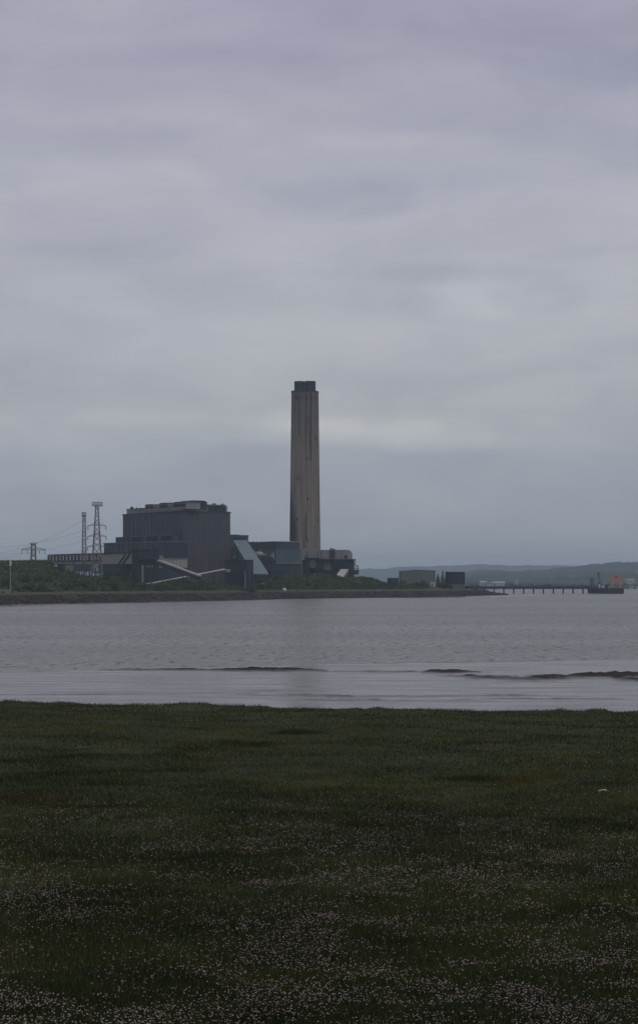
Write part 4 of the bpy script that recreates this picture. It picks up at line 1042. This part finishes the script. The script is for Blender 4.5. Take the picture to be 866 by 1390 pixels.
# ------------------------------------------------------------------ jetty and ship
YJ = 2095; zd = PZ(797.3, YJ); xj0, xj1 = PX(640, YJ), PX(802, YJ)
t = thing('jetty', 'long low dark jetty on evenly spaced piles reaching out from the point', 'jetty', (xj0, YJ, 0))
XX, YY = Vector((1, 0, 0)), Vector((0, 1, 0))
def jb(name, mat, *a): mb = MB(); mb.box((0, YJ, 0), XX, YY, *a); return mb.build(name, M[mat], t)
jb('deck', 'timber', xj0, xj1, 0, 8, zd - 1.5, zd)
jb('pipe_rack', 'navy2', xj0, xj1, 1, 3, zd + .01, zd + .9)
for i in range(13):
    px = 644 + 13.45 * i
    if px > 800: break
    pm = MB(); xx = PX(px, YJ)
    for dy in (.7, 7.2): pm.tube((xx, YJ + dy, -3), (xx, YJ + dy, zd - 1.52), .36, .36, 8)
    pm.box((xx, YJ, 0), XX, YY, -.6, .6, .2, 7.8, zd - 2.0, zd - 1.51); pm.build('pile', M['timber'], t)
rl = MB()
for i in range(80):
    xx = xj0 + (xj1 - xj0) * i / 79; rl.bar((xx, YJ + .15, zd), (xx, YJ + .15, zd + 1.3), .07)
rl.bar((xj0, YJ + .15, zd + 1.3), (xj1, YJ + .15, zd + 1.3), .09); rl.bar((xj0, YJ + .15, zd + .9), (xj1, YJ + .15, zd + .9), .12); rl.build('railing', M['timber'], t)
xh = PX(803, YJ)
jb('head_platform', 'timber', PX(799.5, YJ), PX(806.5, YJ), -2, 12, 1.6, zd + .02)
for px in (801, 805):
    mb = MB()
    for y0 in (-1, 11): mb.tube((PX(px, YJ), YJ + y0, -3), (PX(px, YJ), YJ + y0, 1.58), .7, .7, 8)
    mb.build('pile', M['timber'], t)
mb = MB()
for px in (800.6, 803, 805.6): mb.bar(P(px, 797.5, YJ), P(px, 784.2, YJ), .5)
for py in (785, 788.5, 792): mb.bar(P(800.6, py, YJ), P(805.6, py, YJ), .35)
for a_, b_ in (((800.6, 797), (803, 785)), ((803, 785), (805.6, 797)), ((800.6, 785), (805.6, 790))): mb.bar(P(*a_, YJ), P(*b_, YJ), .25)
mb.build('gantry_frame', M['timber'], t)

YS = 2080
t = thing('dredger', 'dark hulled dredger with white deckhouse moored at the end of the jetty', 'ship', (PX(823, YS), YS, 0))
def sp(px, py): return P(px, py, YS)
zdk = PZ(799.2, YS); pts = []
xl, xr = PX(802.5, YS), PX(846, YS); Ls = xr - xl; wd = 9
rings = []
for z, e in ((-1.2, .8), (.2, .45), (2.2, .15), (zdk - .6, 0), (zdk, 0)):
    ring = []
    for i in range(20):
        s = i / 19; X_ = xl + e + (Ls - 2 * e) * s + (1 - z / zdk) * .5; ring.append((X_, YS - 4.5 * min(1, (math.sin(math.pi * min(s * 1.0 + .02, .5)) if s < .3 else 1)) * (1 if s < .93 else .8), z))
    back = [(p[0], 2 * YS - p[1], p[2]) for p in ring[::-1]]
    rings.append(ring + back)
mb = MB(); mb.loops(rings); h_ = mb.build('hull', M['hull'], t)
mb = MB(); mb.box((0, YS, 0), XX, YY, xl + 2, xr - .5, -4.55, -4.35, zdk - .1, zdk + .7); mb.build('bulwark', M['navy2'], h_)
mb = MB(); mb.box((0, YS, 0), XX, YY, xl + 1, xr, -4.7, -4.56, .6, .95); mb.build('rubbing_strake', M['concrete'], h_)
def sbox(name, mat, x0, x1, y0, y1, dy0=-3, dy1=3, parent=None): mb = MB(); mb.box((0, YS, 0), XX, YY, PX(x0, YS), PX(x1, YS), dy0, dy1, PZ(y1, YS), PZ(y0, YS)); return mb.build(name, M[mat], parent or t)
sbox('deck_load', 'darksteel', 805, 812, 796.5, 799.1)
sbox('deckhouse', 'white', 812.6, 814.3, 793.3, 799.1); dh = sbox('deckhouse', 'white', 816.4, 820.2, 794.6, 799.1)
sbox('window', 'slot', 817, 819.6, 795.4, 796.3, -3.1, -3.01, dh)
sbox('deck_gear', 'navy', 820.4, 825.5, 795.2, 799.1); sbox('winch', 'darksteel', 821.5, 824, 793.8, 795.1, -2, 2); sbox('deck_crate', 'white', 826, 827, 796, 799.1)
sbox('deck_crate', 'creamdull', 835.8, 839.6, 797.4, 799.1); sbox('deck_gear', 'navy', 829.5, 835, 797.8, 799.1)
mb = MB(); a_ = sp(815.4, 799); b_ = sp(811.8, 776.3)
for o_x in (-.55, .55): mb.bar(a_ + Vector((o_x * 1.3, 0, 0)), b_ + Vector((o_x * .5, 0, 0)), .38)
for k in range(9):
    s = k / 9; s1 = (k + 1) / 9; mb.bar(a_.lerp(b_, s) + Vector((-.7 * (1 - s) - .2, 0, 0)), a_.lerp(b_, s1) + Vector((.7 * (1 - s1) + .2, 0, 0)), .25)
cr = mb.build('crane_jib', M['darksteel'], t)
mb = MB(); mb.bar(sp(813, 799), sp(813, 788), .5); mb.bar(sp(813, 788), b_, .12); mb.build('crane_mast', M['darksteel'], t)
def orange(name, *segs):
    mb = MB()
    for (x0, y0, x1, y1, w) in segs:
        for dy in (-2.6, 2.6): mb.bar(sp(x0, y0) + Vector((0, dy, 0)), sp(x1, y1) + Vector((0, dy, 0)), w)
    g_.append(mb.build(name, M['orange'], t))
g_ = []
orange('gantry_leg', (829.4, 799, 831.3, 782, .6), (832.8, 799, 831.6, 782, .5), (830, 794, 832.4, 788, .25))
orange('gantry_leg', (840.2, 799, 841, 782, .6), (843.6, 799, 842.0, 782, .5), (840.6, 794, 843, 788, .25))
orange('gantry_beam', (828.2, 782.2, 846.2, 782.2, .6), (828.6, 784.8, 844.6, 784.8, .5), (828.5, 782.2, 832, 784.8, .4), (832, 784.8, 836, 782.2, .4), (836, 782.2, 840, 784.8, .4), (840, 784.8, 844, 782.2, .4))
orange('gantry_post', (829.6, 782, 829.6, 779.6, .4), (841, 782, 841.4, 778.2, .4))
sbox('trolley', 'hull', 835.2, 838, 781.6, 784.6, -2, 2)

# ------------------------------------------------------------------ far hills and the distant shore
def hills(name, pxs, Yn, Yf, prof, rough, n=40):
    PXg, T = np.meshgrid(pxs, np.linspace(0, 1, n), indexing='ij')
    Yg = Yn + (Yf - Yn) * T; Xg = (PXg - 433) * Yg / F
    top = HC + (791 - np.interp(PXg, prof[0], prof[1])) * Yf / F
    rise = np.clip((T - .18) * 1.35, 0, 1) ** 1.1
    Z = 1.5 * (T > 0) - 1.2 + top * rise
    Z = Z + rough * (fbm(PXg * .05, T * 3 + 5, 4) - .5) * (.2 + rise) + rough * .45 * (fbm(PXg * .33, T * 14, 3) - .5) * (rise > 0.02)
    Z = Z - (Z + 2) * sstep(.93, 1.0, T) * .0
    v, f = grid_mesh(Xg, Yg, Z)
    return link(name, npmesh(name, v, f, [M['hill']], False), kind='structure')
pf = np.concatenate([np.linspace(-2900, -100, 120), np.linspace(-95, 960, 700), np.linspace(965, 3700, 120)])
hills('far_hills', pf, 12000, 17000, ([-3400, -1500, -400, 100, 400, 480, 520, 560, 600, 660, 730, 800, 900, 1400, 4000], [762, 756, 760, 764, 771, 773.5, 772, 769.5, 768.5, 767.5, 768.0, 769, 767, 758, 764]), 16, 30)
hills('hills', pf, 3500, 9500, ([-3400, -600, 300, 560, 620, 645, 665, 700, 740, 770, 800, 830, 866, 1000, 1800, 4000], [775, 778, 792, 790, 781, 776.6, 775, 775.8, 774.2, 771, 768.2, 765.5, 763.5, 757, 750, 760]), 11, 60)
# far wooded shore trees: a mass along the far water edge
n = 9000; px_ = rng.random(n) * 900 - 20; Yt = 3560 + 500 * rng.random(n); Xt = (px_ - 433) * Yt / F; hz = 1 + 9 * fbm(px_ * .08, Yt * .01, 3) * rng.random(n)
k = px_ > 480; Xt, Yt, hz = Xt[k], Yt[k], hz[k]; n = len(Xt)
v = (np.stack([Xt, Yt, hz], -1)[:, None] + rng.normal(0, 2.6, (n, 3, 3))).reshape(-1, 3)
link('far_wood', npmesh('far_wood', v, np.arange(n * 3).reshape(n, 3), [M['leaf2']]), kind='stuff', label='hazy woodland massed along the distant shore', cat='woodland')
def far_house(px0, px1, py0, py1, Y, label, group='pale buildings on the distant shore', wm='farwall'):
    x0, x1 = PX(px0, Y), PX(px1, Y); z0, z1 = PZ(py1, Y), PZ(py0, Y); t = thing('far_building', label, 'building', (x0, Y, z0), group)
    e = z0 + (z1 - z0) * .62; mb = MB(); mb.box((0, Y, 0), XX, YY, x0, x1, 0, 14, z0 - 4, e); mb.build('wall', M[wm], t)
    mb = MB(); mb.prism([(x0 - 1, Y - .5, e + .05), (x1 + 1, Y - .5, e + .05), (x1 + 1, Y + 7, z1), (x0 - 1, Y + 7, z1)], (0, 0, .5)); mb.prism([(x0 - 1, Y + 14.5, e + .05), (x1 + 1, Y + 14.5, e + .05), (x1 + 1, Y + 7.1, z1), (x0 - 1, Y + 7.1, z1)], (0, 0, .5)); mb.build('roof', M['farroof' if wm == 'farwall' and px1 - px0 < 8 else 'farwall'], t)
for a in ((651.5, 660, 789.2, 793.8, 3560, 'leftmost pale building of the cluster on the distant shore, above the point'),
          (661, 668, 790.6, 794.5, 3550, 'small low pale building in the middle of the distant cluster'),
          (669, 685, 789.8, 795, 3580, 'widest pale building of the cluster on the distant shore'),
          (698.5, 703.5, 787, 792, 3620, 'small pale building alone on the distant slope right of the cluster'),
          (850, 862, 786.8, 790, 3700, 'pale pinkish building on the distant slope right of the dredger'),
          (863.5, 872, 796.4, 798.6, 3560, 'pale low building on the distant shoreline at the right edge'),
          (855, 860, 795.8, 798.2, 3550, 'tiny pale house on the distant shoreline right of the dredger'),
          (864, 870, 773, 776, 4700, 'pale building high on the distant hill at the right edge'),
          (776, 780, 779.2, 781.2, 4600, 'tiny pale house halfway up the distant hill above the jetty end')):
    far_house(*a)

# ------------------------------------------------------------------ haze
m = bpy.data.materials.new('haze_air'); m.use_nodes = True; nt = m.node_tree; nt.nodes.clear()
out = nt.nodes.new('ShaderNodeOutputMaterial'); pv = nt.nodes.new('ShaderNodeVolumePrincipled')
pv.inputs['Color'].default_value = (.73, .88, 1, 1); pv.inputs['Density'].default_value = HAZE = 8.2e-5; pv.inputs['Anisotropy'].default_value = .72
nt.links.new(pv.outputs[0], out.inputs['Volume'])
mb = MB(); mb.box((0, 0, 0), XX, YY, -21000, 21000, -20500, 18500, -4.5, 215); o = mb.build('haze', m); tag(o, kind='stuff')

# ------------------------------------------------------------------ light
SUN_EL, SUN_AZ = R(48), R(150)      # behind cloud, high, behind the viewer's right
w = bpy.data.worlds.new('World'); scn.world = w; w.use_nodes = True
ns, ls = w.node_tree.nodes, w.node_tree.links; ns.clear()
out = ns.new('ShaderNodeOutputWorld'); bg = ns.new('ShaderNodeBackground'); bg.inputs['Strength'].default_value = .1; ls.new(bg.outputs[0], out.inputs[0])
sky = ns.new('ShaderNodeTexSky'); sky.sky_type = 'NISHITA'; sky.sun_disc = False; sky.sun_elevation = SUN_EL; sky.sun_rotation = SUN_AZ; sky.dust_density = 3
tc = ns.new('ShaderNodeTexCoord'); vec = tc.outputs['Generated']
sep = ns.new('ShaderNodeSeparateXYZ'); ls.new(vec, sep.inputs[0])
# overcast: brightness by elevation (sin), then soft flat cloud bands
grad = ramp(ns, [(0.0, (3.9, 4.15, 4.6)), (.022, (3.75, 4.0, 4.5)), (.050, (3.75, 3.95, 4.45)), (.078, (4.15, 4.30, 4.65)), (.12, (4.35, 4.45, 4.85)), (.18, (4.25, 4.3, 4.95)), (.26, (3.8, 3.75, 4.6)), (.6, (5.0, 5.0, 5.5)), (1.0, (7.4, 7.4, 7.8))])
for e in grad.color_ramp.elements: pass
ls.new(sep.outputs[2], grad.inputs[0])
c1 = noise(ns, ls, vec, 4.2, 6, .5, (1.0, 1.0, 3.4)); c1.inputs['Distortion'].default_value = .5
c2 = noise(ns, ls, vec, 12.0, 6, .58, (1.0, 1.0, 3.0)); c2.inputs['Distortion'].default_value = .4
wq = noise(ns, ls, vec, 16.0, 5, .55, (1.0, 1.0, 2.4))
r1 = ramp(ns, [(.34, (.93, .935, .95)), (.5, (.99, .99, 1.0)), (.66, (1.05, 1.05, 1.03))]); ls.new(c1.outputs['Fac'], r1.inputs[0])
r2 = ramp(ns, [(.32, (.92, .925, .945)), (.5, (1, 1, 1)), (.70, (1.08, 1.075, 1.055))]); ls.new(c2.outputs['Fac'], r2.inputs[0])
c = mixc(ns, ls, 1., grad.outputs[0], r1.outputs[0], 'MULTIPLY'); c = mixc(ns, ls, 1., c, r2.outputs[0], 'MULTIPLY')
# individual cloud masses: bearing, height, size (tangents), brightness
def mth(op, a, b=None, c3_=None):
    n = add(ns, 'ShaderNodeMath', operation=op)
    for i, v in enumerate((a, b, c3_)):
        if v is None: continue
        if isinstance(v, (int, float)): n.inputs[i].default_value = v
        else: ls.new(v, n.inputs[i])
    return n.outputs[0]
yy = mth('MAXIMUM', mth('ABSOLUTE', sep.outputs[1]), .05)
tx, tz = mth('DIVIDE', sep.outputs[0], yy), mth('DIVIDE', sep.outputs[2], yy)
for (px, py, w_, h_, f3_) in ((510, 583, 150, 26, (1.30, 1.28, 1.20)), (400, 568, 45, 16, (1.10, 1.10, 1.07)), (190, 567, 120, 12, (1.13, 1.12, 1.08)), (700, 600, 130, 14, (1.06, 1.06, 1.04)),
        (655, 398, 85, 30, (1.13, 1.13, 1.11)), (840, 390, 80, 50, (1.08, 1.08, 1.07)), (560, 190, 170, 15, (1.09, 1.09, 1.06)), (440, 455, 420, 50, (1.06, 1.06, 1.05)), (100, 400, 170, 28, (1.06, 1.06, 1.04)), (80, 30, 150, 45, (1.09, 1.08, 1.05)), (60, 240, 130, 30, (1.06, 1.06, 1.04)),
        (310, 78, 150, 26, (.90, .905, .94)), (800, 95, 170, 32, (.86, .88, .93)), (210, 190, 170, 30, (.90, .90, .935)), (470, 272, 150, 26, (.90, .905, .935)), (590, 370, 230, 16, (.87, .885, .92)), (745, 402, 70, 22, (.88, .90, .93)), (560, 408, 40, 18, (.93, .94, .96)), (130, 335, 200, 18, (.93, .935, .96)),
        (680, 240, 160, 22, (.93, .94, .965)), (300, 620, 500, 30, (.95, .96, .985)), (700, 560, 120, 12, (.95, .955, .97)), (820, 470, 120, 16, (.93, .94, .96))):
    xc, zc = (px - 433) / F, (791 - py) / F
    dx = mth('MULTIPLY', mth('SUBTRACT', tx, xc), F / w_); dz = mth('MULTIPLY', mth('SUBTRACT', tz, zc), F / h_)
    dd = mth('SQRT', mth('ADD', mth('MULTIPLY', dx, dx), mth('MULTIPLY', dz, dz)))
    dd = mth('ADD', dd, mth('MULTIPLY_ADD', wq.outputs['Fac'], 2.6, -1.3))
    fr_ = add(ns, 'ShaderNodeMapRange', interpolation_type='SMOOTHSTEP'); fr_.inputs[1].default_value = 1.35; fr_.inputs[2].default_value = .1; ls.new(dd, fr_.inputs[0])
    c = mixc(ns, ls, mth('MULTIPLY', fr_.outputs[0], .85), c, mixc(ns, ls, 1., c, f3_, 'MULTIPLY'))
c = mixc(ns, ls, .94, sky.outputs[0], c)
ls.new(c, bg.inputs['Color'])
sl = bpy.data.lights.new('sun', 'SUN'); sl.energy = .5; sl.angle = R(25); sl.color = (1, .965, .92)
so = bpy.data.objects.new('sun', sl); COL.objects.link(so); so.location = (200, -300, 400)
dirv = Vector((math.sin(SUN_AZ) * math.cos(SUN_EL), math.cos(SUN_AZ) * math.cos(SUN_EL), math.sin(SUN_EL)))
so.rotation_euler = dirv.to_track_quat('Z', 'Y').to_euler()

# ------------------------------------------------------------------ camera
cd = bpy.data.cameras.new('camera'); co = bpy.data.objects.new('camera', cd); COL.objects.link(co); scn.camera = co
co.location = (0, 0, HC); co.rotation_euler = (R(90), 0, 0)
cd.sensor_fit = 'HORIZONTAL'; cd.sensor_width = 36; cd.lens = F / 866 * 36; cd.shift_y = 96 / 866
cd.clip_start = .5; cd.clip_end = 60000
scn.view_settings.view_transform = 'Standard'; scn.view_settings.look = 'None'; scn.view_settings.exposure = 0; scn.view_settings.gamma = 1
scn.view_settings.use_curve_mapping = False
scn.render.engine = 'CYCLES'
scn.cycles.use_denoising = True
scn.cycles.max_bounces = 6; scn.cycles.volume_bounces = 1; scn.cycles.caustics_reflective = False; scn.cycles.caustics_refractive = False
